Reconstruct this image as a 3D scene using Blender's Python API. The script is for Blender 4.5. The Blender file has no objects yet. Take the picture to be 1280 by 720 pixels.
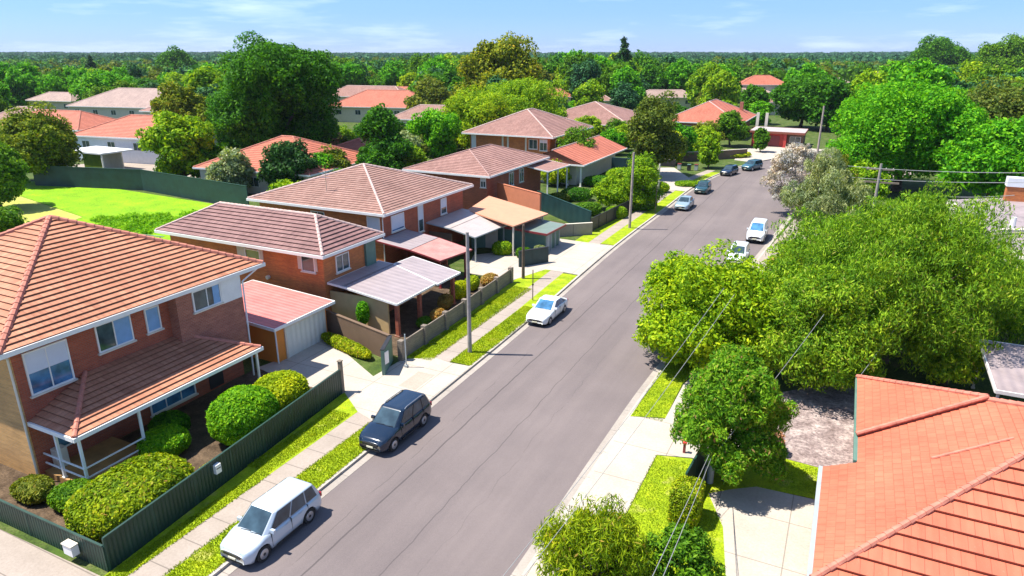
import bpy, bmesh, math, random
import numpy as np
from mathutils import Vector, Matrix, noise
R=math.radians
random.seed(7)
sc=bpy.context.scene
# ------------------------------------------------------------------ camera, world, sun, exposure
HAZE=.00006; FPX=853.0; CH=19.0; PITCH=math.atan(294/FPX); YAW=R(26)
cam=bpy.data.cameras.new('camera'); co=bpy.data.objects.new('camera',cam); sc.collection.objects.link(co)
co.location=(0,0,CH); co.rotation_euler=(R(90)-PITCH,0,YAW)
cam.sensor_width=36; cam.lens=36*FPX/1280; cam.clip_start=.3; cam.clip_end=20000
sc.camera=co
sc.render.resolution_x=1024; sc.render.resolution_y=576
SUN=Vector((-.925,-.40,2.05)).normalized()      # direction towards the sun
w=bpy.data.worlds.new("World"); sc.world=w; w.use_nodes=True
nt=w.node_tree; nt.nodes.clear()
out=nt.nodes.new('ShaderNodeOutputWorld'); bg=nt.nodes.new('ShaderNodeBackground')
sky=nt.nodes.new('ShaderNodeTexSky'); sky.sky_type='NISHITA'; sky.sun_disc=False
sky.sun_elevation=math.asin(SUN.z); sky.sun_rotation=math.atan2(SUN.x,SUN.y)
sky.altitude=0; sky.air_density=1.0; sky.dust_density=0.15; sky.ozone_density=4.0
tc=nt.nodes.new('ShaderNodeTexCoord'); mp=nt.nodes.new('ShaderNodeMapping'); mp.inputs['Scale'].default_value=(3.2,3.2,26)
cn=nt.nodes.new('ShaderNodeTexNoise'); cn.inputs['Scale'].default_value=1.6; cn.inputs['Detail'].default_value=7; cn.inputs['Roughness'].default_value=.58
cr=nt.nodes.new('ShaderNodeValToRGB'); cr.color_ramp.elements[0].position=.52; cr.color_ramp.elements[1].position=.86
cr.color_ramp.elements[0].color=(0,0,0,1); cr.color_ramp.elements[1].color=(.42,.42,.42,1)
mx=nt.nodes.new('ShaderNodeMix'); mx.data_type='RGBA'; mx.inputs[7].default_value=(8.0,8.6,9.6,1)
tint=nt.nodes.new('ShaderNodeMix'); tint.data_type='RGBA'; tint.blend_type='MULTIPLY'; tint.inputs[0].default_value=1; tint.inputs[7].default_value=(.36,.50,.96,1)
L=nt.links
L.new(tc.outputs['Generated'],mp.inputs[0]); L.new(mp.outputs[0],cn.inputs['Vector']); L.new(cn.outputs['Fac'],cr.inputs[0])
sx=nt.nodes.new('ShaderNodeSeparateXYZ'); mr=nt.nodes.new('ShaderNodeMapRange'); L.new(tc.outputs['Generated'],sx.inputs[0]); L.new(sx.outputs[2],mr.inputs[0])
mr.inputs[1].default_value=.05; mr.inputs[2].default_value=.40; mr.inputs[3].default_value=1.0; mr.inputs[4].default_value=.12; L.new(mr.outputs[0],tint.inputs[0])
L.new(sky.outputs[0],tint.inputs[6]); L.new(tint.outputs[2],mx.inputs[6]); L.new(cr.outputs[0],mx.inputs[0]); L.new(mx.outputs[2],bg.inputs['Color'])
bg.inputs['Strength'].default_value=.11
L.new(bg.outputs[0],out.inputs[0])
sl=bpy.data.lights.new('sun','SUN'); sl.energy=4.9; sl.angle=R(.5); sl.color=(1,.94,.84)
so=bpy.data.objects.new('sun',sl); sc.collection.objects.link(so); so.rotation_euler=(-SUN).to_track_quat('-Z','Y').to_euler()
so.location=(-60,-20,80)
sc.view_settings.view_transform='Standard'; sc.view_settings.look='None'; sc.view_settings.exposure=1.0; sc.view_settings.gamma=1
sc.view_settings.use_curve_mapping=False

# ------------------------------------------------------------------ pixel -> place helpers (photo is 1280x720)
cp,sp=math.cos(PITCH),math.sin(PITCH); ca,sa=math.cos(YAW),math.sin(YAW)
def ray(x,y):
    u=(x-640)/FPX; v=(y-360)/FPX; dn=sp+v*cp; fw=cp-v*sp
    return Vector((u*ca-fw*sa, u*sa+fw*ca, -dn))
def G(x,y,z=0):
    d=ray(x,y); t=(z-CH)/d.z; return (d.x*t,d.y*t)
def onX(x,y,X): d=ray(x,y); t=X/d.x; return d.y*t, CH+d.z*t
def onY(x,y,Y): d=ray(x,y); t=Y/d.y; return d.x*t, CH+d.z*t
def SZ(x,yb,yt,w):
    d=ray(x,yb); t=-CH/d.z; X,Y=d.x*t,d.y*t; e=ray(x,yt)
    return X,Y,CH+e.z*math.hypot(X,Y)/math.hypot(e.x,e.y),w/FPX*t

# ------------------------------------------------------------------ object helpers
def tag(o,label=None,cat=None,group=None,kind=None):
    if label: o['label']=label
    if cat: o['category']=cat
    if group: o['group']=group
    if kind: o['kind']=kind
    return o
def thing(name,label,cat,loc=(0,0,0),rz=0,group=None):
    o=bpy.data.objects.new(name,None); sc.collection.objects.link(o)
    o.location=loc; o.rotation_euler=(0,0,rz); o.empty_display_size=.5
    return tag(o,label,cat,group)
class MB:
    def __init__(s): s.v=[]; s.f=[]; s.uv=[]; s.m=[]
    def poly(s,pts,uv=None,m=0):
        i=len(s.v); s.v+= [tuple(p) for p in pts]; s.f.append(tuple(range(i,i+len(pts))))
        s.uv+= (uv if uv else [(0,0)]*len(pts)); s.m.append(m)
    def box(s,x0,x1,y0,y1,z0,z1,m=0):
        if x0>x1:x0,x1=x1,x0
        if y0>y1:y0,y1=y1,y0
        if z0>z1:z0,z1=z1,z0
        P=lambda a,b,c:((x0,x1)[a],(y0,y1)[b],(z0,z1)[c])
        for q in ([(0,0,0),(0,1,0),(1,1,0),(1,0,0)],[(0,0,1),(1,0,1),(1,1,1),(0,1,1)],[(0,0,0),(1,0,0),(1,0,1),(0,0,1)],
                  [(1,0,0),(1,1,0),(1,1,1),(1,0,1)],[(1,1,0),(0,1,0),(0,1,1),(1,1,1)],[(0,1,0),(0,0,0),(0,0,1),(0,1,1)]):
            s.poly([P(*c) for c in q],m=m)
    def tube(s,p0,p1,r0,r1=None,n=8,cap=True,m=0):
        if r1 is None:r1=r0
        p0=Vector(p0);p1=Vector(p1);d=(p1-p0)
        if d.length<1e-6:return
        d.normalize(); a=d.orthogonal().normalized(); b=d.cross(a)
        A=[p0+(a*math.cos(2*math.pi*k/n)+b*math.sin(2*math.pi*k/n))*r0 for k in range(n)]
        B=[p1+(a*math.cos(2*math.pi*k/n)+b*math.sin(2*math.pi*k/n))*r1 for k in range(n)]
        for k in range(n):
            j=(k+1)%n; s.poly([A[k],A[j],B[j],B[k]],m=m)
        if cap: s.poly(list(reversed(A)),m=m); s.poly(B,m=m)
    def path(s,pts,r,n=6,m=0):
        for i in range(len(pts)-1): s.tube(pts[i],pts[i+1],r,r,n,True,m)
    def beam(s,p0,p1,w,h,m=0):   # horizontal-ish beam, box section
        p0=Vector(p0);p1=Vector(p1);d=(p1-p0).normalized(); a=Vector((-d.y,d.x,0)).normalized()*w/2; u=d.cross(a).normalized()*h/2
        c=[a+u,-a+u,-a-u,a-u]; A=[p0+k for k in c];B=[p1+k for k in c]
        for k in range(4): s.poly([A[k],A[(k+1)%4],B[(k+1)%4],B[k]],m=m)
        s.poly(list(reversed(A)),m=m); s.poly(B,m=m)
    def slab(s,pts,z0,z1,m=0):   # prism from an outline
        ar=sum(pts[i][0]*pts[(i+1)%len(pts)][1]-pts[(i+1)%len(pts)][0]*pts[i][1] for i in range(len(pts)))
        if ar<0: pts=list(reversed(pts))
        s.poly([(p[0],p[1],z1) for p in pts],m=m)
        s.poly([(p[0],p[1],z0) for p in reversed(pts)],m=m)
        for i in range(len(pts)):
            a=pts[i];b=pts[(i+1)%len(pts)]
            s.poly([(a[0],a[1],z0),(b[0],b[1],z0),(b[0],b[1],z1),(a[0],a[1],z1)],m=m)
    def build(s,name,mats,parent=None,smooth=False,weld=False):
        me=bpy.data.meshes.new(name)
        ox=Vector((0,0,0))
        if parent is not None and parent.get('_w'): ox=Vector(parent['_w'])
        me.from_pydata([tuple(Vector(p)-ox) for p in s.v],[],s.f)
        ul=me.uv_layers.new(name='UVMap')
        if s.uv: ul.data.foreach_set('uv',np.array(s.uv,dtype=np.float32).ravel())
        if not isinstance(mats,(list,tuple)): mats=[mats]
        for m in mats: me.materials.append(m)
        me.polygons.foreach_set('material_index',s.m)
        if weld or smooth:
            bm=bmesh.new(); bm.from_mesh(me); bmesh.ops.remove_doubles(bm,verts=bm.verts,dist=.0005); bm.to_mesh(me); bm.free()
        if smooth:
            for p in me.polygons:p.use_smooth=True
        o=bpy.data.objects.new(name,me); sc.collection.objects.link(o)
        if parent is not None: o.parent=parent
        return o
def wthing(name,label,cat,loc,group=None):
    """thing whose parts are written in world coordinates"""
    o=thing(name,label,cat,loc,0,group); o['_w']=tuple(loc); return o
def sub(o,par):
    """o becomes a sub-part of mesh par (par sits at its root's origin)"""
    o.parent=par; return o
def children(o): return [c for c in bpy.data.objects if c.parent==o]
def copy_tree(o,loc,rz=None,scale=None,label=None,group=None,kids=None):
    c=o.copy(); sc.collection.objects.link(c); c.location=loc
    if rz is not None:c.rotation_euler=(0,0,rz)
    if scale is not None:c.scale=scale
    if label:c['label']=label
    if group:c['group']=group
    for ch in (kids if kids is not None else children(o)):
        d=ch.copy(); sc.collection.objects.link(d); d.parent=c
        if kids is None:
            for g in children(ch): e=g.copy(); sc.collection.objects.link(e); e.parent=d
    return c

# ------------------------------------------------------------------ materials
def newmat(name):
    m=bpy.data.materials.new(name); m.use_nodes=True; t=m.node_tree; b=t.nodes['Principled BSDF']; return m,t,b
def N(t,k,**kw):
    n=t.nodes.new(k)
    for a,v in kw.items(): setattr(n,a,v)
    return n
def ramp(t,fac,stops):
    r=N(t,'ShaderNodeValToRGB'); e=r.color_ramp.elements
    e[0].position,e[0].color=stops[0][0],(*stops[0][1],1); e[1].position,e[1].color=stops[-1][0],(*stops[-1][1],1)
    for p,c in stops[1:-1]: q=e.new(p); q.color=(*c,1)
    t.links.new(fac,r.inputs[0]); return r.outputs[0]
def coords(t,kind='Object',scale=(1,1,1)):
    c=N(t,'ShaderNodeTexCoord'); m=N(t,'ShaderNodeMapping'); m.inputs['Scale'].default_value=scale
    t.links.new(c.outputs[kind],m.inputs[0]); return m.outputs[0]
def nz(t,vec,scale,detail=4,rough=.55):
    n=N(t,'ShaderNodeTexNoise'); n.inputs['Scale'].default_value=scale; n.inputs['Detail'].default_value=detail; n.inputs['Roughness'].default_value=rough
    t.links.new(vec,n.inputs['Vector']); return n.outputs['Fac']
def mixc(t,fac,a,b,mode='MIX'):
    m=N(t,'ShaderNodeMix',data_type='RGBA',blend_type=mode)
    for i,x in ((0,fac),(6,a),(7,b)):
        if isinstance(x,(int,float)): m.inputs[i].default_value=x
        elif isinstance(x,tuple): m.inputs[i].default_value=(*x,1)
        else: t.links.new(x,m.inputs[i])
    return m.outputs[2]
def bump(t,b,h,strength=.3,dist=.02):
    n=N(t,'ShaderNodeBump'); n.inputs['Strength'].default_value=strength; n.inputs['Distance'].default_value=dist
    t.links.new(h,n.inputs['Height']); t.links.new(n.outputs[0],b.inputs['Normal'])
def plain(name,col,rough=.6,var=.18,scale=1.5,metal=0,coat=0,spec=.5,fine=0):
    m,t,b=newmat(name); v=coords(t)
    a=tuple(c*(1-var) for c in col); c2=tuple(min(1,c*(1+var)) for c in col)
    n=nz(t,v,scale,6,.6); c=ramp(t,n,[(.3,a),(.7,c2)])
    t.links.new(c,b.inputs['Base Color']); b.inputs['Roughness'].default_value=rough; b.inputs['Metallic'].default_value=metal
    b.inputs['Specular IOR Level'].default_value=spec; b.inputs['Coat Weight'].default_value=coat; b.inputs['Coat Roughness'].default_value=.04
    if fine: bump(t,b,nz(t,v,fine,3),.4,.02)
    return m
def brick(name,c1,c2,mortar,stain=.25):
    m,t,b=newmat(name)
    c=N(t,'ShaderNodeTexCoord'); s=N(t,'ShaderNodeSeparateXYZ'); t.links.new(c.outputs['Object'],s.inputs[0])
    a=N(t,'ShaderNodeMath',operation='ADD'); t.links.new(s.outputs[0],a.inputs[0]); t.links.new(s.outputs[1],a.inputs[1])
    k=N(t,'ShaderNodeCombineXYZ'); t.links.new(a.outputs[0],k.inputs[0]); t.links.new(s.outputs[2],k.inputs[1])
    br=N(t,'ShaderNodeTexBrick'); t.links.new(k.outputs[0],br.inputs['Vector'])
    br.inputs['Scale'].default_value=1; br.inputs['Brick Width'].default_value=.24; br.inputs['Row Height'].default_value=.086; br.inputs['Mortar Size'].default_value=.009
    br.inputs['Color1'].default_value=(*c1,1); br.inputs['Color2'].default_value=(*c2,1); br.inputs['Mortar'].default_value=(*mortar,1); br.inputs['Bias'].default_value=-.1
    f=nz(t,c.outputs['Object'],.7,6,.65); st=ramp(t,f,[(.3,(1-stain,)*3),(.65,(1.05,1.03,1.0))])
    # a second, coarser course pattern: slightly darker bands of bricks
    k2=N(t,'ShaderNodeMapping'); k2.inputs['Scale'].default_value=(.6,7,1); t.links.new(k.outputs[0],k2.inputs[0])
    f2=ramp(t,nz(t,k2.outputs[0],1.0,3,.7),[(.35,(.78,.75,.75)),(.62,(1.08,1.05,1.02))])
    x=mixc(t,1.0,br.outputs['Color'],st,'MULTIPLY'); x=mixc(t,.8,x,f2,'MULTIPLY'); t.links.new(x,b.inputs['Base Color']); b.inputs['Roughness'].default_value=.85
    bump(t,b,br.outputs['Fac'],-.5,.012); return m
def tiles(name,c1,c2,dirt,pitch=.3,lichen=None,streak=.5):
    """roof tile material on UVs in metres: u along the course, v up the slope; one course = 1 unit row through geometry"""
    m,t,b=newmat(name); uv=N(t,'ShaderNodeUVMap'); uv.uv_map='UVMap'
    br=N(t,'ShaderNodeTexBrick'); t.links.new(uv.outputs[0],br.inputs['Vector'])
    br.inputs['Scale'].default_value=1; br.inputs['Brick Width'].default_value=pitch; br.inputs['Row Height'].default_value=.34; br.inputs['Mortar Size'].default_value=.012
    br.offset=.5; br.inputs['Color1'].default_value=(*c1,1); br.inputs['Color2'].default_value=(*c2,1); br.inputs['Mortar'].default_value=(*tuple(x*.55 for x in c1),1)
    big=nz(t,uv.outputs[0],.35,6,.65); s1=ramp(t,big,[(.32,dirt),(.6,(1.06,1.04,1.02))])
    mp=N(t,'ShaderNodeMapping'); mp.inputs['Scale'].default_value=(3.2,.35,1); t.links.new(uv.outputs[0],mp.inputs[0])
    s2=ramp(t,nz(t,mp.outputs[0],1,5,.7),[(.35,(.72,.70,.70)),(.6,(1.05,1.05,1.05))])
    x=mixc(t,1.0,br.outputs['Color'],s1,'MULTIPLY'); x=mixc(t,streak,x,s2,'MULTIPLY')
    if lichen:
        lf=ramp(t,nz(t,uv.outputs[0],9,4,.7),[(.60,(0,0,0)),(.68,(1,1,1))]); x=mixc(t,lf,x,lichen)
    t.links.new(x,b.inputs['Base Color']); b.inputs['Roughness'].default_value=.72; b.inputs['Specular IOR Level'].default_value=.35
    wv=N(t,'ShaderNodeTexWave'); wv.bands_direction='X'; wv.inputs['Scale'].default_value=1/(pitch)*.5/ .5 * .3184*1.0
    t.links.new(uv.outputs[0],wv.inputs['Vector']); bump(t,b,wv.outputs['Fac'],.35,.03)
    return m
def corr(name,col,per=.2,var=.12,rough=.45,axis='UV',metal=0.0):
    """ribbed sheet metal; axis UV (roofs) or sum of x+y (fences)"""
    m,t,b=newmat(name)
    if axis=='UV': u=N(t,'ShaderNodeUVMap'); vec=u.outputs[0]; pv=vec
    else:
        c=N(t,'ShaderNodeTexCoord'); s=N(t,'ShaderNodeSeparateXYZ'); t.links.new(c.outputs['Object'],s.inputs[0])
        a=N(t,'ShaderNodeMath',operation='ADD'); t.links.new(s.outputs[0],a.inputs[0]); t.links.new(s.outputs[1],a.inputs[1])
        k=N(t,'ShaderNodeCombineXYZ'); t.links.new(a.outputs[0],k.inputs[0]); t.links.new(s.outputs[2],k.inputs[1]); vec=k.outputs[0]; pv=c.outputs['Object']
    wv=N(t,'ShaderNodeTexWave'); wv.bands_direction='X'; wv.inputs['Scale'].default_value=.3184/per; t.links.new(vec,wv.inputs['Vector'])
    n=nz(t,pv,.8,6,.65); lo=tuple(x*(1-var) for x in col); hi=tuple(min(1,x*(1+var)) for x in col)
    c=ramp(t,n,[(.3,lo),(.7,hi)])
    t.links.new(c,b.inputs['Base Color']); b.inputs['Roughness'].default_value=rough; b.inputs['Metallic'].default_value=metal
    bump(t,b,wv.outputs['Fac'],.8,.035); return m
def ground(name,stops,scale,rough=.95,fine=25,fs=.35,second=None,stretch=(1,1,1)):
    m,t,b=newmat(name); v=coords(t,'Object',stretch)
    n=nz(t,v,scale,8,.65); c=ramp(t,n,stops)
    f=ramp(t,nz(t,coords(t),fine,4,.7),[(.3,(1-fs,)*3),(.7,(1+fs*.5,)*3)]); c=mixc(t,1.0,c,f,'MULTIPLY')
    if second:
        g=ramp(t,nz(t,v,second[0],5,.6),[(second[1],(0,0,0)),(second[1]+.12,(1,1,1))]); c=mixc(t,g,c,second[2])
    t.links.new(c,b.inputs['Base Color']); b.inputs['Roughness'].default_value=rough; b.inputs['Specular IOR Level'].default_value=.2
    bump(t,b,nz(t,coords(t),fine,5,.7),.5,.03); return m
def leafmat(name,dark,mid,light,trans=.36,rare=None):
    m,t,b=newmat(name); g=N(t,'ShaderNodeNewGeometry'); oi=N(t,'ShaderNodeObjectInfo')
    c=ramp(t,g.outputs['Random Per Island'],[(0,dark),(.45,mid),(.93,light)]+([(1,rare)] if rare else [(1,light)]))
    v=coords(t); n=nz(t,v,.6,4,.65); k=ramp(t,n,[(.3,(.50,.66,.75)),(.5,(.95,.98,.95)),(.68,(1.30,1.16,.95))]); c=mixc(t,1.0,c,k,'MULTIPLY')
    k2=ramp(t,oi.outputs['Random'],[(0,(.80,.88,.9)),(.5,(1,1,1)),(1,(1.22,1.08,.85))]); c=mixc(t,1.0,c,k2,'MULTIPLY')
    t.links.new(c,b.inputs['Base Color']); b.inputs['Roughness'].default_value=.6; b.inputs['Specular IOR Level'].default_value=.12
    tr=N(t,'ShaderNodeBsdfTranslucent'); c3=mixc(t,1.0,c,(1.25,1.2,.35),'MULTIPLY'); t.links.new(c3,tr.inputs[0])
    mx=N(t,'ShaderNodeMixShader'); mx.inputs[0].default_value=trans; t.links.new(b.outputs[0],mx.inputs[1]); t.links.new(tr.outputs[0],mx.inputs[2])
    t.links.new(mx.outputs[0],t.nodes['Material Output'].inputs[0]); return m
def glass(name,col=(.02,.03,.04),rough=.06):
    m,t,b=newmat(name); v=coords(t); n=nz(t,v,1.3,3); c=ramp(t,n,[(.35,tuple(x*.6 for x in col)),(.65,tuple(x*1.5 for x in col))])
    t.links.new(c,b.inputs['Base Color']); b.inputs['Roughness'].default_value=rough; b.inputs['Specular IOR Level'].default_value=.9; return m

M={}
M['asphalt']=None
def asphalt():
    m,t,b=newmat('asphalt'); o=coords(t)
    base=ramp(t,nz(t,o,.12,8,.6),[(.3,(.145,.121,.119)),(.7,(.188,.157,.152))])
    st=coords(t,'Object',(1,.06,1)); tr=ramp(t,nz(t,st,.7,5,.65),[(.36,(.80,.80,.82)),(.62,(1.06,1.05,1.04))]); c=mixc(t,.5,base,tr,'MULTIPLY')
    f=ramp(t,nz(t,o,38,3,.8),[(.3,(.8,.8,.8)),(.7,(1.13,1.13,1.13))]); c=mixc(t,1.0,c,f,'MULTIPLY')
    # long paving joints and cracks
    w=N(t,'ShaderNodeTexNoise'); w.inputs['Scale'].default_value=.5; w.inputs['Detail'].default_value=5
    t.links.new(o,w.inputs['Vector'])
    s=N(t,'ShaderNodeSeparateXYZ'); t.links.new(o,s.inputs[0])
    for x0,wd,amp,dk in ((-16.65,.035,.25,.62),(-17.45,.02,.5,.35),(-13.95,.022,.4,.5),(-12.6,.016,.9,.25)):
        a=N(t,'ShaderNodeMath',operation='MULTIPLY_ADD'); t.links.new(w.outputs['Fac'],a.inputs[0]); a.inputs[1].default_value=amp; t.links.new(s.outputs[0],a.inputs[2])
        d=N(t,'ShaderNodeMath',operation='SUBTRACT'); t.links.new(a.outputs[0],d.inputs[0]); d.inputs[1].default_value=x0+amp*.5
        e=N(t,'ShaderNodeMath',operation='ABSOLUTE'); t.links.new(d.outputs[0],e.inputs[0])
        g=ramp(t,e.outputs[0],[(0,(dk,dk,dk)),(wd,(dk*.6,dk*.6,dk*.6)),(wd*1.6,(0,0,0))])
        br=ramp(t,nz(t,coords(t,'Object',(.2,1,1)),.35+abs(x0)*.01,4,.7),[(.42,(0,0,0)),(.5,(1,1,1))]) if dk<.42 else (1.0,1.0,1.0)
        g=mixc(t,1.0,g,br,'MULTIPLY'); c=mixc(t,g,c,(.03,.028,.03))
    t.links.new(c,b.inputs['Base Color']); b.inputs['Roughness'].default_value=.9; b.inputs['Specular IOR Level'].default_value=.25
    bump(t,b,nz(t,o,30,4,.8),.4,.02); return m
M['asphalt']=asphalt()
def concrete(name,lo,hi,joint=1.5,jw=.02,axis=1):
    m,t,b=newmat(name); o=coords(t)
    c=ramp(t,nz(t,o,.45,8,.65),[(.3,lo),(.7,hi)]); f=ramp(t,nz(t,o,9,6,.75),[(.3,(.84,.83,.82)),(.65,(1.04,1.04,1.04))]); c=mixc(t,1.0,c,f,'MULTIPLY')
    if joint:
        s=N(t,'ShaderNodeSeparateXYZ'); t.links.new(o,s.inputs[0])
        for ax,jj in (((1,joint),) if axis==1 else ((1,joint),(0,joint))):
            d=N(t,'ShaderNodeMath',operation='PINGPONG'); t.links.new(s.outputs[ax],d.inputs[0]); d.inputs[1].default_value=jj/2
            g=ramp(t,d.outputs[0],[(0,(.7,.7,.7)),(jw,(.6,.6,.6)),(jw*1.6,(0,0,0))]); c=mixc(t,g,c,tuple(x*.38 for x in lo))
    t.links.new(c,b.inputs['Base Color']); b.inputs['Roughness'].default_value=.9; b.inputs['Specular IOR Level'].default_value=.25
    bump(t,b,nz(t,o,12,6,.7),.3,.01); return m
M['path']=concrete('footpath_concrete',(.29,.245,.205),(.37,.315,.27),1.5,.02)
M['conc']=concrete('driveway_concrete',(.385,.34,.285),(.465,.415,.355),3.0,.018,2)
M['kerb']=concrete('kerb_concrete',(.36,.325,.28),(.46,.42,.37),2.4,.014)
M['gutterc']=concrete('gutter_concrete',(.27,.24,.21),(.38,.34,.30),2.4,.012)
M['grass']=ground('verge_grass',[(.28,(.15,.23,.006)),(.5,(.27,.37,.007)),(.72,(.40,.46,.012))],1.1,fine=14,fs=.55,second=(.7,.60,(.38,.36,.09)))
M['lawn']=ground('field_grass',[(.28,(.13,.29,.006)),(.55,(.22,.43,.008)),(.75,(.34,.50,.012))],.35,fine=5,fs=.55)
M['drygrass']=ground('dry_grass',[(.28,(.30,.34,.06)),(.55,(.42,.42,.09)),(.75,(.5,.47,.14))],.5,fine=8,fs=.3)
M['yard']=ground('yard_soil',[(.3,(.03,.06,.012)),(.5,(.07,.11,.02)),(.7,(.15,.16,.06))],.7,fine=9,fs=.6,second=(.33,.56,(.06,.11,.015)))
M['soil']=ground('garden_soil',[(.3,(.05,.033,.02)),(.7,(.16,.11,.07))],1.4,fine=12,fs=.6)
M['gravel']=ground('gravel_yard',[(.3,(.17,.125,.115)),(.5,(.30,.235,.22)),(.7,(.5,.42,.38))],1.2,fine=6,fs=.6)
M['base']=ground('far_ground',[(.3,(.03,.05,.012)),(.6,(.06,.085,.02)),(.8,(.12,.11,.05))],.05,fine=.6,fs=.5)
M['pink']=concrete('pink_paver',(.44,.27,.22),(.52,.34,.28),0)
M['brick1']=brick('red_brick',(.46,.10,.04),(.35,.07,.03),(.26,.17,.13))
M['brick1b']=brick('weathered_red_brick',(.42,.14,.085),(.33,.095,.055),(.36,.26,.21))
M['brick2']=brick('orange_brick',(.62,.19,.035),(.50,.13,.03),(.42,.24,.14))
M['tan']=brick('tan_brick',(.64,.36,.12),(.56,.31,.10),(.5,.36,.2))
M['render_orange']=plain('orange_render',(.72,.24,.035),.8,.06)
M['render_terra']=plain('terracotta_render',(.50,.17,.085),.8,.08)
M['render_peach']=plain('peach_render',(.52,.25,.15),.8,.06)
M['render_yellow']=plain('yellow_render',(.56,.40,.19),.8,.08)
M['cream']=plain('cream_render',(.62,.56,.46),.8,.08)
M['whitewall']=plain('white_render',(.72,.74,.76),.75,.06)
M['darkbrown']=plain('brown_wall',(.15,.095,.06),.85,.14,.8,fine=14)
M['stone']=brick('grey_stone',(.24,.20,.16),(.17,.145,.12),(.3,.27,.22))
M['tile1']=tiles('terracotta_tile',(.50,.235,.14),(.41,.175,.10),(.74,.68,.64),.3)
M['tile2']=tiles('brown_tile',(.27,.155,.145),(.21,.115,.11),(.75,.7,.7),.3)
M['tile3']=tiles('faded_brown_tile',(.34,.205,.17),(.28,.155,.125),(.8,.78,.76),.3)
M['tile4']=tiles('mauve_brown_tile',(.35,.20,.17),(.28,.15,.125),(.82,.8,.78),.3)
M['tileR']=tiles('salmon_tile',(.56,.15,.085),(.50,.132,.075),(.78,.76,.74),.42,lichen=(.33,.15,.09),streak=.25)
M['tileRed']=tiles('red_tile',(.50,.165,.105),(.43,.135,.085),(.85,.82,.8),.3)
M['tileGrey']=tiles('grey_tile',(.42,.31,.27),(.34,.25,.22),(.8,.78,.78),.3)
M['cap1']=plain('ridge_cap_terracotta',(.46,.17,.115),.8,.25,3)
M['cap2']=plain('ridge_cap_pale',(.50,.36,.32),.8,.2,3)
M['cap2d']=plain('ridge_cap_brown',(.33,.2,.175),.8,.2,3)
M['white']=plain('white_paint',(.78,.77,.74),.5,.06)
M['cream_paint']=plain('cream_paint',(.66,.60,.5),.5,.08)
M['grey_paint']=plain('grey_paint',(.32,.36,.37),.45,.1)
M['dark']=plain('dark_paint',(.02,.02,.022),.5,.2)
M['rubber']=plain('tyre_rubber',(.018,.018,.018),.8,.2)
M['alloy']=plain('alloy',(.55,.56,.58),.3,.1,metal=.8)
M['glass']=glass('window_glass',(.045,.075,.075)); M['blueglass']=glass('blue_glass',(.05,.16,.30),.12); M['carglass']=glass('car_glass',(.03,.055,.07),.04)
M['screenblue']=glass('bluish_screen',(.06,.19,.27),.2)
M['blind']=plain('window_blind',(.62,.66,.74),.7,.05); M['curtain']=plain('blue_curtain',(.20,.38,.62),.6,.1,2)
M['fenceg']=corr('green_sheet_fence',(.006,.032,.024),.18,.35,.5,'XY')
M['fencerail']=plain('dark_green_rail',(.012,.05,.038),.5,.2)
M['fencet']=corr('teal_fence',(.009,.036,.04),.2,.35,.5,'XY')
M['fencepale']=plain('pale_green_wall',(.10,.19,.15),.6,.15)
M['shedroof']=corr('mauve_roof_sheet',(.31,.26,.265),.6,.12,.5)
M['shadowroof']=corr('shadowed_roof_sheet',(.05,.085,.20),.3,.1,.4)  # cast shadow on the mauve sheet put into a colour; no roof uses it
M['pinkroof']=corr('pink_roof_sheet',(.56,.17,.15),.4,.2,.55)
M['palesheet']=corr('pale_roof_sheet',(.42,.36,.34),.4,.1,.5)
M['rustroof']=corr('rust_roof_sheet',(.46,.22,.19),.25,.3,.55)
M['greyroof']=corr('grey_flat_roof',(.27,.22,.225),.5,.2,.7)
M['greenroof']=corr('green_roof_sheet',(.15,.20,.17),.3,.15,.5)
M['maroon']=plain('maroon_fascia',(.22,.03,.035),.5,.15)
M['deck']=plain('ochre_deck',(.36,.2,.07),.7,.25,1.2)
M['wood']=plain('weathered_timber',(.20,.16,.12),.85,.3,3,fine=20)
M['polew']=plain('grey_pole',(.30,.27,.25),.8,.2,2,fine=20)
M['bark']=plain('bark',(.12,.085,.06),.95,.35,3,fine=12)
M['barkpale']=plain('pale_bark',(.34,.28,.24),.9,.3,3,fine=12)
M['wire']=plain('cable',(.25,.26,.26),.5,.1)
M['redbrickwall']=plain('red_painted_wall',(.50,.05,.04),.7,.2)
M['redflower']=plain('red_flowers',(.55,.03,.03),.7,.3,6)
M['garage_door']=corr('garage_door_panel',(.66,.66,.60),.45,.05,.4,'XY')
M['chrome']=plain('bright_metal',(.6,.62,.64),.2,.1,metal=.9)
M['lamp']=glass('lamp_lens',(.45,.47,.48),.1); M['redlamp']=glass('red_lamp_lens',(.35,.01,.01),.15)
M['plate']=plain('number_plate',(.7,.68,.5),.5,.03)
def paint(name,c,metal=.0,rough=.28): return plain(name,c,rough,.03,.5,metal,.8)

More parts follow.
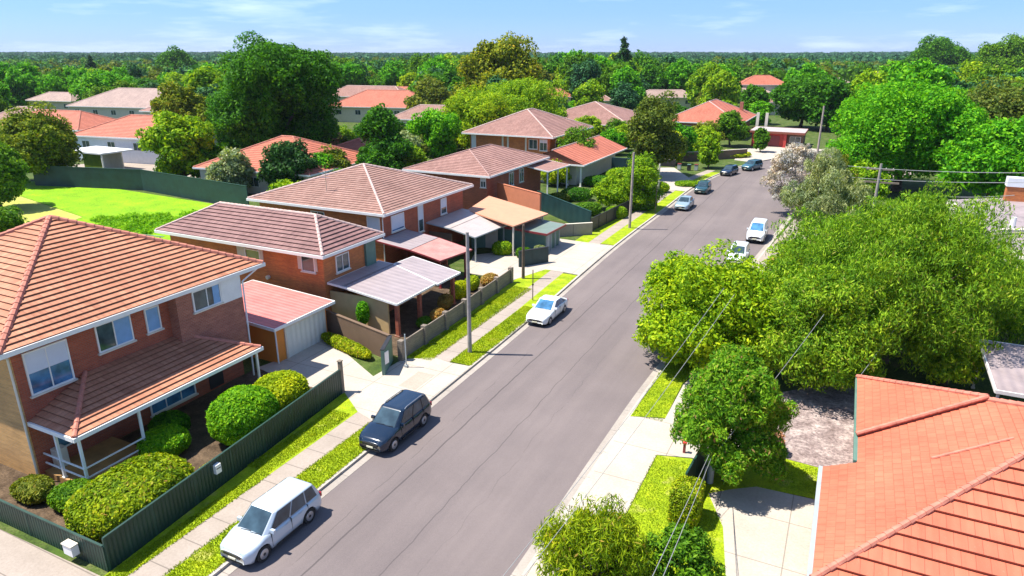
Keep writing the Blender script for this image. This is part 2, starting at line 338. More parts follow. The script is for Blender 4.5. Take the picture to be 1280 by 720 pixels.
M['L_deep']=leafmat('deep_green_leaves',(.016,.075,.005),(.05,.19,.008),(.12,.32,.012))
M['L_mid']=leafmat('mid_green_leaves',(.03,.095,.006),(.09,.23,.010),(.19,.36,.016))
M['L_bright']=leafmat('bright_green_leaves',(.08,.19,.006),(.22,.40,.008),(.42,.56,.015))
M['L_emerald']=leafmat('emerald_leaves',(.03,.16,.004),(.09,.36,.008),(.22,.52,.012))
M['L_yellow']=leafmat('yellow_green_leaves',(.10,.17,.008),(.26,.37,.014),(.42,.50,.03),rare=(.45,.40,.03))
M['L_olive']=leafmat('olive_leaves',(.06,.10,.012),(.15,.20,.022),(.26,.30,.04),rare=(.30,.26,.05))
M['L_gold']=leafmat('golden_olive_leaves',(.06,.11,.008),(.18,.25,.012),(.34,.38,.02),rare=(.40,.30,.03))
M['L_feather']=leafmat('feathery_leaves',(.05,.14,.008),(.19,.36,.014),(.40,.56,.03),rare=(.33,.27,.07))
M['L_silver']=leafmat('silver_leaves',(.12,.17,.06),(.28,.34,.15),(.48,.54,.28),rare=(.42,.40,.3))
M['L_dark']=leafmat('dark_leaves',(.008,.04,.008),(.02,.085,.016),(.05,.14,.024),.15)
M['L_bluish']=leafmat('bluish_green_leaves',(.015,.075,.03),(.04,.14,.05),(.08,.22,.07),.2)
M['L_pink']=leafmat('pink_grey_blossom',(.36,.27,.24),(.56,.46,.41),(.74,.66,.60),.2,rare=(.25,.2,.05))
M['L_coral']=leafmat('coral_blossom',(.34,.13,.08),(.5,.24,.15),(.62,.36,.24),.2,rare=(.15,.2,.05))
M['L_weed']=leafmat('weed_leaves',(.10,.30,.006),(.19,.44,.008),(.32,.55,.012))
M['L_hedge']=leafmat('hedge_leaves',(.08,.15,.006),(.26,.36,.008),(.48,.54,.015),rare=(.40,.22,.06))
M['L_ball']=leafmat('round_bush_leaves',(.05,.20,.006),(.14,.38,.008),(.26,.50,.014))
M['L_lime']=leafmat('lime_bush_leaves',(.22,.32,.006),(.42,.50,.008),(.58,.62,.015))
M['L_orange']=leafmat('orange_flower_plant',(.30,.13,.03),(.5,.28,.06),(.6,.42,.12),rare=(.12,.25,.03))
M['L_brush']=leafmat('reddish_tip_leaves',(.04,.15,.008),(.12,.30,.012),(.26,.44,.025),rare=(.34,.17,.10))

# ------------------------------------------------------------------ setting: ground, road, kerbs, paths, verges
def struct(name,mb,m): 
    o=mb.build(name,m); o['kind']='structure'; return o
mb=MB()
def hz(x,y):
    d=math.hypot(x,y); k=max(0,min(1,(d-450)/2600.)); return -.2+k*k*9+(noise.noise(Vector((x/500,y/500,3)))*3*min(1,d/1500) if d>450 else 0)
rings=[0,60,120,200,300,450,650,900,1250,1700,2300,3200,4600,7000]; nseg=64
for i in range(len(rings)-1):
    for k in range(nseg):
        a0=2*math.pi*k/nseg;a1=2*math.pi*(k+1)/nseg; q=[]
        for r,a in ((rings[i],a0),(rings[i+1],a0),(rings[i+1],a1),(rings[i],a1)):
            p=(r*math.cos(a),r*math.sin(a)); 
            if r==0 and a==a1: continue
            q.append((p[0],p[1],hz(*p)))
        mb.poly(q)
struct('ground',mb,M['base'])
LE=[(-19.2,-40),(-19.2,40),(-19.75,54),(-20.1,68),(-19.8,86),(-19.9,100),(-19.2,112),(-17.2,124),(-14,136),(-9.5,148),(0,166),(14,184),(40,210)]
RE=[(-9.5,-40),(-9.4,30),(-9.2,40),(-8.2,52),(-7.0,66),(-5.8,85),(-4.6,104),(-2.4,118),(2,130),(9,144),(20,158),(50,184)]
def off(pts,d):
    o=[]
    for i,p in enumerate(pts):
        a=Vector(pts[max(0,i-1)]);b=Vector(pts[min(len(pts)-1,i+1)]);t=(b-a).normalized(); o.append((p[0]+t.y*d,p[1]-t.x*d))
    return o
def resample(pts,step=3.0):
    o=[]
    for i in range(len(pts)-1):
        a=Vector(pts[i]);b=Vector(pts[i+1]);n=max(1,int((b-a).length/step))
        for k in range(n): q=a.lerp(b,k/n); o.append((q.x,q.y))
    o.append(pts[-1]); return o
def band(mb,A,B,z0,z1):
    for i in range(len(A)-1):
        a,b,c,d=A[i],A[i+1],B[i+1],B[i]
        mb.poly([(d[0],d[1],z1),(a[0],a[1],z1),(b[0],b[1],z1),(c[0],c[1],z1)] if True else None)
        mb.poly([(a[0],a[1],z0),(b[0],b[1],z0),(b[0],b[1],z1),(a[0],a[1],z1)]); mb.poly([(d[0],d[1],z1),(c[0],c[1],z1),(c[0],c[1],z0),(d[0],d[1],z0)])
def inter(pts,y):
    for i in range(len(pts)-1):
        if pts[i][1]<=y<=pts[i+1][1]:
            k=(y-pts[i][1])/(pts[i+1][1]-pts[i][1]); return pts[i][0]+k*(pts[i+1][0]-pts[i][0])
def clipY(pts,y0,y1):
    n=max(2,int((y1-y0)/2)); return [(inter(pts,y0+(y1-y0)*k/n),y0+(y1-y0)*k/n) for k in range(n+1)]
# smooth polylines
def smooth(pts,n=2):
    for _ in range(n):
        o=[pts[0]]
        for i in range(len(pts)-1):
            a=Vector(pts[i]);b=Vector(pts[i+1]);q=a.lerp(b,.25);r=a.lerp(b,.75); o+=[(q.x,q.y),(r.x,r.y)]
        o.append(pts[-1]); pts=o
    return pts
LE=smooth(LE); RE=smooth(RE)
mb=MB()
mb.slab(LE+list(reversed(RE)),-.16,-.12); struct('road',mb,M['asphalt'])
mb=MB(); band(mb,LE,off(LE,-.42),-.16,-.108); band(mb,off(RE,.42),RE,-.16,-.108); struct('gutter_channel',mb,M['gutterc'])
mb=MB(); band(mb,off(LE,-.42),off(LE,-.60),-.16,.012); band(mb,off(RE,.60),off(RE,.42),-.16,.012); struct('kerb',mb,M['kerb'])
L0=off(LE,-.60); R0=off(RE,.60)
# land behind the kerbs
mb=MB(); mb.slab(L0+[(-20,300),(-260,300),(-260,-60),(-20,-60)],-.15,-.02); struct('left_land',mb,M['yard'])
mb=MB(); mb.slab(R0+[(160,190),(160,-60),(-9,-60)],-.15,-.02); struct('right_land',mb,M['yard'])
# left: verge / path / inner strip
mb=MB()
L1=off(LE,-2.05); L2=off(LE,-3.35); 
for y0,y1 in ((-20,26.0),(34.6,55.2),(66.5,99),(108,118)): band(mb,clipY(L0,y0,y1),clipY(L1,y0,y1),-.03,.02)
struct('verge_grass_left',mb,M['grass'])
mb=MB()
for y0,y1 in ((-20,29),(33.8,56),(64,98)):
    a=clipY(L2,y0,y1); b=[(-24.3 if p[1]<30 else -24.9,p[1]) for p in a]; 
    if y0<0: b=[(-23.35-(p[1]-12.4)*.09 if p[1]>12.4 else -23.35,p[1]) for p in a]
    band(mb,a,b,-.03,.018)
struct('inner_grass_strip',mb,M['grass'])
mb=MB(); band(mb,clipY(L1,-20,120),clipY(L2,-20,120),-.03,.014); struct('footpath',mb,M['path'])
# side street footpath lower left
mb=MB(); mb.slab([(-23.3,12.1),(-21.3,12.1),(-21.3,5),(-45,5),(-45,11.8)],-.03,.016); struct('side_path',mb,M['path'])
mb=MB(); mb.slab([(-29.6,10.6),(-27.9,10.9),(-27.2,9.6),(-30.5,5),(-34,5),(-33,9.8)],-.02,.022); struct('side_road',mb,M['asphalt'])
mb=MB(); mb.slab([(-19.75,26.2),(-19.75,34.5),(-21.2,34.4),(-22.6,34.6),(-24.3,33.5),(-24.5,30.6),(-31.4,34.3),(-31.5,30.0),(-31.9,28.4),(-28.3,27.6),(-24.75,28.15),(-22.55,26.6),(-21.25,26.2)],-.03,.026); struct('driveway_near',mb,M['conc'])
mb=MB(); mb.slab([(-22.35,30.2),(-21.15,30.2),(-21.15,32.4),(-22.35,32.4)],.02,.032); struct('paver_patch',mb,M['pink'])
mb=MB(); mb.slab([(-20.2,55.4),(-20.6,66.3),(-22,66.2),(-27.5,66.5),(-30,59),(-32,57),(-30,51.5),(-25,51.5),(-23.7,55.6),(-22.1,55.6)],-.03,.026); struct('driveway_middle',mb,M['conc'])
mb=MB(); mb.slab([(-20.3,99.2),(-19.9,107.8),(-21,108),(-27,120),(-31,118),(-31,108),(-24,99.5)],-.03,.026); struct('driveway_far',mb,M['conc'])
mb=MB(); mb.slab([(-15.5,132.5),(-8,149),(-4,157),(-14,160),(-20,150),(-19,134)],-.03,.026); struct('street_corner_path',mb,M['conc'])
# right side
mb=MB(); mb.slab([(-8.78,-20),(-8.78,32.8),(-7.0,33.4),(-5.0,33.2),(-3.2,33.0),(-1.4,33.0),(-2.0,30.4),(-4.8,30.2),(-6.45,29.7),(-6.45,-20)],-.03,.02); struct('footpath_right',mb,M['conc'])
mb=MB(); mb.slab([(-8.74,32.85),(-8.5,40),(-7.3,56),(-6.0,58),(-5.6,45),(-7.05,38),(-6.95,33.5)],-.03,.022); struct('verge_grass_right',mb,M['grass'])
mb=MB(); mb.slab([(-6.95,33.2),(-6.95,38),(-5.7,45),(-3.6,45),(-3.4,33.2)],-.03,.016); struct('upper_path_right',mb,M['conc'])
mb=MB(); mb.slab([(-7.0,58),(-6.3,68),(-4.6,88),(-3.8,104),(0,118),(8,134),(11,132),(4,116),(0.5,104),(-1.5,80),(-3.5,60)],-.03,.022); struct('far_verge_right',mb,M['path'])
mb=MB(); mb.slab([(-6.42,29.65),(-6.42,12),(-1.5,12),(-1.9,22.6),(-2.5,25.5),(-3.5,27.6),(-2.6,28.4),(-1.6,29.1),(.9,29.3),(1.1,32.0),(-1.6,32.2),(-4.1,29.4),(-4.8,30.1)],-.03,.024); struct('lawn_right',mb,M['grass'])
mb=MB(); mb.slab([(-3.5,27.6),(-2.5,25.5),(-1.9,22.6),(-1.4,12),(2.8,12),(2.8,29.35),(-1.6,29.1),(-2.6,28.4)],-.03,.021); struct('driveway_right',mb,M['conc'])
mb=MB(); mb.slab([(-2.6,32.3),(-3.6,37),(-2,39),(3,44),(8,44),(8,32),(1.1,32.05),(-1.6,32.25)],-.03,.018); struct('gravel_yard',mb,M['gravel'])
# gardens and yards on the left
mb=MB(); mb.slab([(-23.5,12.6),(-24.9,27.9),(-31.9,28.3),(-31.9,15),(-38,15),(-38,12.5)],-.03,.012); struct('garden_bed',mb,M['soil'])
mb=MB(); mb.slab([(-24.6,33.8),(-24.9,50.6),(-31,50.6),(-31,33.8)],-.03,.010); struct('garden_soil',mb,M['soil'])
mb=MB(); mb.slab([G(75,225),G(310,262),(-57,52),(-52,42.0),(-64,40),(-80,44.8),(-83,50.5),(-118,58)],-.03,.03); struct('field',mb,M['lawn'])
mb=MB(); mb.slab([(-80.3,44.6),(-83,50.4),(-112,56.6),(-100,36),(-70,36),(-62,40)],-.03,.026); struct('dry_grass_patch',mb,M['drygrass'])
mb=MB(); mb.slab([G(0,262),G(60,272),(-60,30),(-42,31),(-42,16),(-80,14),(-130,30)],-.03,.006); struct('back_yard',mb,M['drygrass'])

# ------------------------------------------------------------------ foliage
def leaves(name,lobes,n,size,mat,seed=0,asp=.5,clumps=14,crad=.42,low=-.6,droop=0.,spread=.8,shape=None,flat=.5,gap=0.0,fill=.28):
    """leaf cards gathered in clumps over a set of ellipsoid lobes (cx,cy,cz,rx,ry,rz)"""
    rg=np.random.default_rng(seed); C=[];W=[]
    for (cx,cy,cz,rx,ry,rz) in lobes:
        k=max(5,int(clumps*rg.uniform(.85,1.15)))
        d=rg.normal(size=(k*3,3)); d/=np.linalg.norm(d,axis=1)[:,None]; d=d[d[:,2]>low][:k]
        rr=rg.uniform(.62,.95,len(d))[:,None]
        c=np.array([cx,cy,cz])+d*rr*np.array([rx,ry,rz]); s=(rx*ry*rz)**(1/3)*crad*rg.uniform(.65,1.3,len(d))
        C.append(np.column_stack([c,s])); 
    C=np.vstack(C); keep=np.ones(len(C),bool)
    if gap>0: keep=rg.random(len(C))>gap
    C=C[keep]; P=C[:,3]**2; P/=P.sum()
    idx=rg.choice(len(C),n,p=P); d=rg.normal(size=(n,3)); d[:,2]+=.35; d/=np.linalg.norm(d,axis=1)[:,None]
    r=rg.uniform(.45,1.08,n)**.6
    pos=C[idx,:3]+d*(C[idx,3]*r)[:,None]
    LB=np.array(lobes); nf=int(n*fill); li=rg.integers(0,len(LB),nf); dd=rg.normal(size=(nf,3)); dd/=np.linalg.norm(dd,axis=1)[:,None]
    fp_=LB[li,:3]+dd*LB[li,3:]*(rg.uniform(.0,.80,nf)**.6)[:,None]; pos[:nf]=fp_; d[:nf]=dd
    if shape is not None:
        ok=shape(pos); pos=pos[ok]; d=d[ok]; n=len(pos)
    pos[:,2]=np.maximum(pos[:,2],.05)
    nor=d*.75+rg.normal(size=(n,3))*flat; nor[:,2]+=.25; nor/=np.linalg.norm(nor,axis=1)[:,None]
    t=rg.normal(size=(n,3)); t[:,2]-=droop*2.2; t-=nor*(t*nor).sum(1)[:,None]*(1 if droop==0 else .55); t/=np.linalg.norm(t,axis=1)[:,None]
    b=np.cross(nor,t); b/=np.linalg.norm(b,axis=1)[:,None]
    L=size*rg.uniform(.6,1.35,n)[:,None]; L[:nf]*=1.15; W_=L*asp; W_[:nf]*=1.25
    bend=nor*L*.18
    v=np.stack([pos-t*L,pos+b*W_-bend*0,pos+t*L-bend,pos-b*W_-bend*0],1).reshape(-1,3).astype(np.float32)
    me=bpy.data.meshes.new(name); me.vertices.add(len(v)); me.vertices.foreach_set('co',v.ravel())
    me.loops.add(4*n); me.loops.foreach_set('vertex_index',np.arange(4*n,dtype=np.int32))
    me.polygons.add(n); me.polygons.foreach_set('loop_start',np.arange(0,4*n,4,dtype=np.int32)); 
    me.update(calc_edges=True); me.materials.append(mat); me.validate()
    return me
def crown_lobes(w,h,base,seed,k=7,flatten=.8):
    rg=random.Random(seed); o=[(0,0,(h+base)/2+.05*h,w*.36,w*.36,(h-base)*.48)]
    for i in range(k):
        a=2*math.pi*i/k+rg.uniform(-.4,.4); rr=w*rg.uniform(.22,.33); z=base+(h-base)*rg.uniform(.28,.72); s=w*rg.uniform(.17,.26)
        o.append((rr*math.cos(a),rr*math.sin(a),z,s,s,s*flatten))
    for i in range(max(4,k//2)):
        a=6.28*i/max(4,k//2)+rg.uniform(-.4,.4); s=w*rg.uniform(.16,.22); rr=w*rg.uniform(.16,.28); o.append((rr*math.cos(a),rr*math.sin(a),base+s*.75,s,s,s*.8))
    for i in range(3):
        a=rg.uniform(0,6.28); rr=w*rg.uniform(0,.16); s=w*rg.uniform(.15,.22); o.append((rr*math.cos(a),rr*math.sin(a),h-s*flatten*rg.uniform(1.0,1.5),s,s,s*flatten))
    return o
def trunkmesh(name,lobes,h0,r,mat,seed=0,parent=None,limbs=7):
    rg=random.Random(seed); mb=MB(); p=Vector((0,0,-.1)); top=Vector((rg.uniform(-.1,.1)*h0,rg.uniform(-.1,.1)*h0,h0)); mid=p.lerp(top,.5)+Vector((rg.uniform(-.06,.06)*h0,rg.uniform(-.06,.06)*h0,0))
    mb.tube(p,(0,0,.25),r*1.5,r*1.05,8); mb.tube((0,0,.25),mid,r*1.05,r*.85,8); mb.tube(mid,top,r*.85,r*.7,8)
    ls=lobes[:]; rg.shuffle(ls)
    for l in ls[:limbs]:
        e=Vector(l[:3]); m=top.lerp(e,.5)+Vector((rg.uniform(-.4,.4),rg.uniform(-.4,.4),-.05*h0)); mb.tube(top,m,r*.5,r*.32,6); mb.tube(m,e,r*.32,r*.12,6)
        for _ in range(3):
            q=m.lerp(e,rg.uniform(.3,.95)); f=q+Vector((rg.uniform(-1,1),rg.uniform(-1,1),rg.uniform(.1,.9)))*l[3]*.8; mb.tube(q,f,r*.14,r*.04,4)
    return mb.build(name,mat,parent,smooth=True)
def tree(name,label,cat,loc,w,h,leaf,n,size,seed,base=None,group=None,bark='bark',r=None,asp=.5,k=7,trunk=True,lobes=None,crown='crown',**kw):
    base=h*.12 if base is None else base*.6
    root=thing(name,label,cat,(loc[0],loc[1],0),0,group)
    lo=lobes or crown_lobes(w,h,base,seed,k)
    me=leaves(crown,lo,n,size,M[leaf],seed,asp,**kw); o=bpy.data.objects.new(crown,me); sc.collection.objects.link(o); o.parent=root
    if trunk: trunkmesh('trunk',lo,max(.6,base*1.05+h*.08),r or w*.03,M[bark],seed,root)
    return root
def T(px,yb,yt,wpx,name,label,leaf,seed,dens=1.0,group=None,size=None,cat='tree',**kw):
    X,Y,h,w=SZ(px,yb,yt,wpx); d=math.hypot(X,Y)
    s=size or max(.11,min(.6,d*.0032)); n=int(min(170000,dens*1.6*26*(w*w+1.0*w*h)/(s*s*2)*.32))
    return tree(name,label,cat,(X,Y),w,h,leaf,n,s,seed,group=group,**kw)

# hero trees on the right, over the road edge
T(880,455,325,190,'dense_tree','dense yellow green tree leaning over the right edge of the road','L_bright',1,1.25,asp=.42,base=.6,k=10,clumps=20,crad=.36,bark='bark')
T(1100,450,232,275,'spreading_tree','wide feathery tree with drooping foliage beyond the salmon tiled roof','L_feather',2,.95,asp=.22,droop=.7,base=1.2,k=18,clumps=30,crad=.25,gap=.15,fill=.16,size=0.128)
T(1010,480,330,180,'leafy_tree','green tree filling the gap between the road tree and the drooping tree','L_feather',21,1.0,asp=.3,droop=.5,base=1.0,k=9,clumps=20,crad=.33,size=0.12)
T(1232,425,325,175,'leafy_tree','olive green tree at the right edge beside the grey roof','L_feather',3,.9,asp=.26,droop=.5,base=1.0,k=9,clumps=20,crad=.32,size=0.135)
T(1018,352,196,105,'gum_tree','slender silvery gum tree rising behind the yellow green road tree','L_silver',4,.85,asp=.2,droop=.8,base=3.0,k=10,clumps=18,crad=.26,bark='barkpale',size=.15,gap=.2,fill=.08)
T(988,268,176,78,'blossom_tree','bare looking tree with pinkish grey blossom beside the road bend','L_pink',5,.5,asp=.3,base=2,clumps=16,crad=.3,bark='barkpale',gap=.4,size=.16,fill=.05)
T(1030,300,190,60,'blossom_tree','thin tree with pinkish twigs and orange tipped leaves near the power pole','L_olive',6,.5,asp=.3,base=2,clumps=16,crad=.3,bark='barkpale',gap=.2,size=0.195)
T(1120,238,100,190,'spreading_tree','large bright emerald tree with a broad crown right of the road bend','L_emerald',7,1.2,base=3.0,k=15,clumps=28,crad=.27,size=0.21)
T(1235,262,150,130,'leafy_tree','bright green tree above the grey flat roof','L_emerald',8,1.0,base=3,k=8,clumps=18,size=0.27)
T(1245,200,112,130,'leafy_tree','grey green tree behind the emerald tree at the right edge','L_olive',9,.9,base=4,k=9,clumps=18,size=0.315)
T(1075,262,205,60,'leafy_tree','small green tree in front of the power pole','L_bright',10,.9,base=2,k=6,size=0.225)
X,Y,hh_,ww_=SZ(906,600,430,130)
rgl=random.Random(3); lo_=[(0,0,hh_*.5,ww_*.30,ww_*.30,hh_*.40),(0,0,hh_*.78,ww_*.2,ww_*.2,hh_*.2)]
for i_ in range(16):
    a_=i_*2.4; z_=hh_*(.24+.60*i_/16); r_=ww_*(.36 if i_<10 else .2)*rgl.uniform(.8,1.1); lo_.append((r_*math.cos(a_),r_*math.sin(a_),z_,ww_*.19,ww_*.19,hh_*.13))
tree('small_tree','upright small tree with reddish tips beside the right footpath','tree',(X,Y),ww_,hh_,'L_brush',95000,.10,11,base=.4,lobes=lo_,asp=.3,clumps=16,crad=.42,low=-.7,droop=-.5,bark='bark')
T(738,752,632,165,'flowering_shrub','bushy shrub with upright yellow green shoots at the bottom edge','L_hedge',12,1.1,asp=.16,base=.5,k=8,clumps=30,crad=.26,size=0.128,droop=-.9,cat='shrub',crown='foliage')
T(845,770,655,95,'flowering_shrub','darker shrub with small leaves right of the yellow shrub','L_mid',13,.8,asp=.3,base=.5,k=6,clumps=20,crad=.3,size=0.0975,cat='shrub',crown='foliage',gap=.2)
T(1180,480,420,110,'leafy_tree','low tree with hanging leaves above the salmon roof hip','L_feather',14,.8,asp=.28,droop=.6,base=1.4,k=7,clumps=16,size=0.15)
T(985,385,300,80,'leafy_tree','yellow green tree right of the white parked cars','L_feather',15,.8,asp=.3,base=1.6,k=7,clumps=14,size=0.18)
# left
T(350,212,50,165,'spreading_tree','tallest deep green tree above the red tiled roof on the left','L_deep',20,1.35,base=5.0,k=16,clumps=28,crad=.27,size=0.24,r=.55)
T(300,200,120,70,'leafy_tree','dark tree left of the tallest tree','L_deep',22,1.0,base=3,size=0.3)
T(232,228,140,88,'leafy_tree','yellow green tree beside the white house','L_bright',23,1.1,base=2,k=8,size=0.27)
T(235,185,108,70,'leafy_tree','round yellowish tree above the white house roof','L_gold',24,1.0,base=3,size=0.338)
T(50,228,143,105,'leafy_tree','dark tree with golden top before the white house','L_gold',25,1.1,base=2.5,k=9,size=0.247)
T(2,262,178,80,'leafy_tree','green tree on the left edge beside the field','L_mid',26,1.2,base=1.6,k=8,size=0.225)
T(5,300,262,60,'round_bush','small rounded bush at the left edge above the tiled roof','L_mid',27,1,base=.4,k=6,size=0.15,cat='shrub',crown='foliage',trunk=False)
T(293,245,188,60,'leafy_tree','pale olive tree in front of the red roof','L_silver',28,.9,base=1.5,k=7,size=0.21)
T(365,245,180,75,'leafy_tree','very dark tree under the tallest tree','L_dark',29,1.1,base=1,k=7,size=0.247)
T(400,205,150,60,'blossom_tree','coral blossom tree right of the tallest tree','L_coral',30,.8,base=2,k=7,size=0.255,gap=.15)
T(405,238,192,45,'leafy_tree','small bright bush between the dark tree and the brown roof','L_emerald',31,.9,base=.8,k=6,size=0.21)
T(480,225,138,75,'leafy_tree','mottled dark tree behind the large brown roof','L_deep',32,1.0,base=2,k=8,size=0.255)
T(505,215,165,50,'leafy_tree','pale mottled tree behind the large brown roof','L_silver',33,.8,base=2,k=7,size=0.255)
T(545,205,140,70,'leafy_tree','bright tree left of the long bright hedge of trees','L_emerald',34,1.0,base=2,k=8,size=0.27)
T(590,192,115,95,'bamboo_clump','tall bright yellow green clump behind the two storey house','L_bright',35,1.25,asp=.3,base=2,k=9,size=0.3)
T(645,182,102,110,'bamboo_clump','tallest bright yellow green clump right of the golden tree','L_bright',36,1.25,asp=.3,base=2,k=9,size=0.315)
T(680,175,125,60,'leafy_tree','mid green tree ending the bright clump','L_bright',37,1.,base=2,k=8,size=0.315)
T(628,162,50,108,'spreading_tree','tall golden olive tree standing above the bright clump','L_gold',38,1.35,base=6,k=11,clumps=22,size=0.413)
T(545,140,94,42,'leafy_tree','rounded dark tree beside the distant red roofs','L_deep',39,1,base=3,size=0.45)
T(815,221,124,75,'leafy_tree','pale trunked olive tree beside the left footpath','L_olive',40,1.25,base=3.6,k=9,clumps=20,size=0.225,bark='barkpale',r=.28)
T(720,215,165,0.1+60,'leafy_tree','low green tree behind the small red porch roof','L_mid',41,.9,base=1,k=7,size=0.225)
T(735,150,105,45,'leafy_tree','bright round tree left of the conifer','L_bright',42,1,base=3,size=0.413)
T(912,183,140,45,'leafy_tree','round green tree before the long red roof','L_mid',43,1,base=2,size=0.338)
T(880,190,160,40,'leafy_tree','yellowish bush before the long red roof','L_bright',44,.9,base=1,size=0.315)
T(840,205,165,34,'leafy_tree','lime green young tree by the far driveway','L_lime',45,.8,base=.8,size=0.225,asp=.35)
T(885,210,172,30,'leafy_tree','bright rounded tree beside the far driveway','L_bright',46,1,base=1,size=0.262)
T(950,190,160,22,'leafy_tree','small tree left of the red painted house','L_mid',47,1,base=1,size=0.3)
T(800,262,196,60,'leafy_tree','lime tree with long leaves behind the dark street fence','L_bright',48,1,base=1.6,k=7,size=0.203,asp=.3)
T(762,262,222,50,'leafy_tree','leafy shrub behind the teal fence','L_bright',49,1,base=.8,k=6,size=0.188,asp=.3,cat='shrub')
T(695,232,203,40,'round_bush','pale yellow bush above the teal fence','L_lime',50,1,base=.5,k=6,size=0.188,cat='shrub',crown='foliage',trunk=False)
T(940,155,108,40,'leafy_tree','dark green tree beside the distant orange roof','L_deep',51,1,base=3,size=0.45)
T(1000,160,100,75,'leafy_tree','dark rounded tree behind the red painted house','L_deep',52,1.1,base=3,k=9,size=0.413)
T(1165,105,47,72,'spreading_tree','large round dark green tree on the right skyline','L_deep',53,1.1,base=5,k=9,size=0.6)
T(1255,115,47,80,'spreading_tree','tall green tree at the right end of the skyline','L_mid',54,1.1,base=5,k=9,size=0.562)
T(225,105,62,48,'spreading_tree','round dark tree on the left skyline','L_deep',55,1.,base=5,k=8,size=0.675)

# conifer
def conifer(X,Y,h,w,label,group=None):
    root=thing('conifer',label,'tree',(X,Y,0),0,group); lo=[]; K=11
    for i in range(K):
        z=h*(.12+.86*i/K); r=w*.5*(1-i/K)**.8
        for a in range(5 if i<8 else 2): th=a*1.2566+i*.7; lo.append((r*.55*math.cos(th),r*.55*math.sin(th),z,r*.55+.2,r*.55+.2,h*.05))
    me=leaves('crown',lo,9000,.6,M['L_dark'],5,.4,clumps=6,crad=.55); o=bpy.data.objects.new('crown',me); sc.collection.objects.link(o); o.parent=root
    mb=MB(); mb.tube((0,0,-.2),(0,0,h*.98),w*.04,.05,7); mb.build('trunk',M['bark'],root)
X,Y,h,w_=SZ(775,128,42,46); con=conifer(X,Y,h,w_,'tall dark conifer rising above the skyline')
X,Y,h,w_=SZ(119,112,67,22); conifer(X,Y,h,w_,'narrow dark conifer on the left skyline')

# ---- woodland belt: shared crowns, individually placed
kinds=[('L_deep','rounded deep green tree in the wood behind the houses'),('L_mid','mid green tree in the wood behind the houses'),('L_emerald','bright emerald tree in the wood behind the houses'),
       ('L_olive','dull olive tree in the wood behind the houses'),('L_bluish','bluish green tree in the wood behind the houses'),('L_bright','yellowish green tree in the wood behind the houses')]
protos=[]
for i,(lf,lab) in enumerate(kinds):
    for s in range(2):
        lo=crown_lobes(13,12+i%3,1.2,100+i*7+s,10,.85)
        me=leaves('crown',lo,9000,.44,M[lf],200+i*3+s,.55,clumps=18,crad=.34)
        mb=MB(); mb.tube((0,0,-.3),(0,0,6),.35,.22,6)
        protos.append((me,mb,lab,'woodland trees '+lf[2:]))
tmesh=None
blocked=[]   # (x,y,r): keep free for roofs
def inframe(x,y,z,mg=60):
    f=Vector((x,y,z-CH)); fw=-sa*f.x+ca*f.y; rt=ca*f.x+sa*f.y
    a=fw*cp-f.z*sp; b=-f.z*cp-fw*sp
    if a<=1:return False
    px=640+FPX*rt/a; py=360+FPX*b/a
    return -mg<px<1280+mg and py<720, px, py
FARH=[]  # filled below, before scattering
def farhouse_spots():
    # px, py of eave line, eave z, width(m), depth, rot(deg), rise, roof, wall, label
    return [
     (150,172,4.6,24,15,-26+8,3.2,'tileRed','whitewall','white walled house with salmon hip roof behind the dark fence'),
     (40,160,4.2,26,14,-20,3.0,'tileRed','cream','house with long salmon roof at the left edge'),
     (150,134,4.4,38,20,-15,4.6,'tileGrey','cream','house with broad grey roof beyond the white walled house'),
     (205,140,4.0,18,12,-22,2.8,'tile4','cream','house with pinkish roof beside the broad grey roof'),
     (312,214,3.3,20,18,-20,3.8,'tileRed','cream','single storey house with orange red hip roof under the tallest tree'),
     (425,196,3.2,12,12,-20,2.2,'tileRed','cream','low red roofed house behind the coral blossom tree'),
     (470,134,4.4,30,17,-14,4.2,'tileRed','cream','house with weathered orange red roof among the trees'),
     (452,121,4.2,34,14,-20,3.4,'tile4','cream','house with pinkish roof behind the weathered red roof'),
     (536,150,3.6,22,12,-18,3.0,'tile3','cream','house with flat looking mauve roof beside the rounded dark tree'),
     (750,126,4,9,8,0,2.4,'tile4','cream','small pink roofed house left of the conifer'),
     (955,106,6.5,20,14,-10,3.5,'tileRed','cream','tall house with orange roof above the trees near the road end'),
     (940,116,3.5,16,12,-10,2.4,'tileGrey','cream','pale roofed house beside the tall orange roof'),
     (1050,104,4,12,10,0,2.6,'tileGrey','whitewall','small house with bluish grey roof on the right'),
     (1060,112,3.5,10,9,0,2.4,'tileRed','cream','small house with bright orange roof on the right'),
     (1103,96,5,24,12,5,2.6,'tile4','render_peach','long low house with pinkish roof on the right'),
     (1165,104,4,10,9,20,.5,'palesheet','whitewall','white boxy house among the trees on the right'),
     (1212,88,8.5,15,10,10,2.6,'tileGrey','cream','two storey house with grey roof and dark windows on the right skyline'),
     (1268,103,4,9,8,10,2.2,'tileRed','render_peach','small peach walled house at the right edge'),
     (60,126,4,20,10,-18,2.4,'tileGrey','cream','long low house with dull grey roof on the far left'),
     (12,150,4,16,10,-18,2.6,'tile3','cream','house with dark red roof at the far left edge'),
     (690,121,4.5,14,10,-10,2.6,'tileRed','cream','small red roofed house right of the golden tree'),
     (985,128,4,16,10,0,2.6,'tile4','cream','house with dull pink roof behind the dark rounded tree'),
     (500,118,4,16,9,-15,2.6,'tileRed','cream','red roofed house farthest right of the distant left roofs'),
     (835,122,3.8,22,10,0,2.4,'tileGrey','cream','house with pale roof behind the long red roof'),
    ]
for (px,py,ze,*r) in farhouse_spots():
    X,Y=G(px,py,ze); FARH.append((X,Y,r[0]*.5+4))
KEEP=[(X,Y) for X,Y,_ in FARH]
rg=random.Random(11)
cells={}
cand=[]
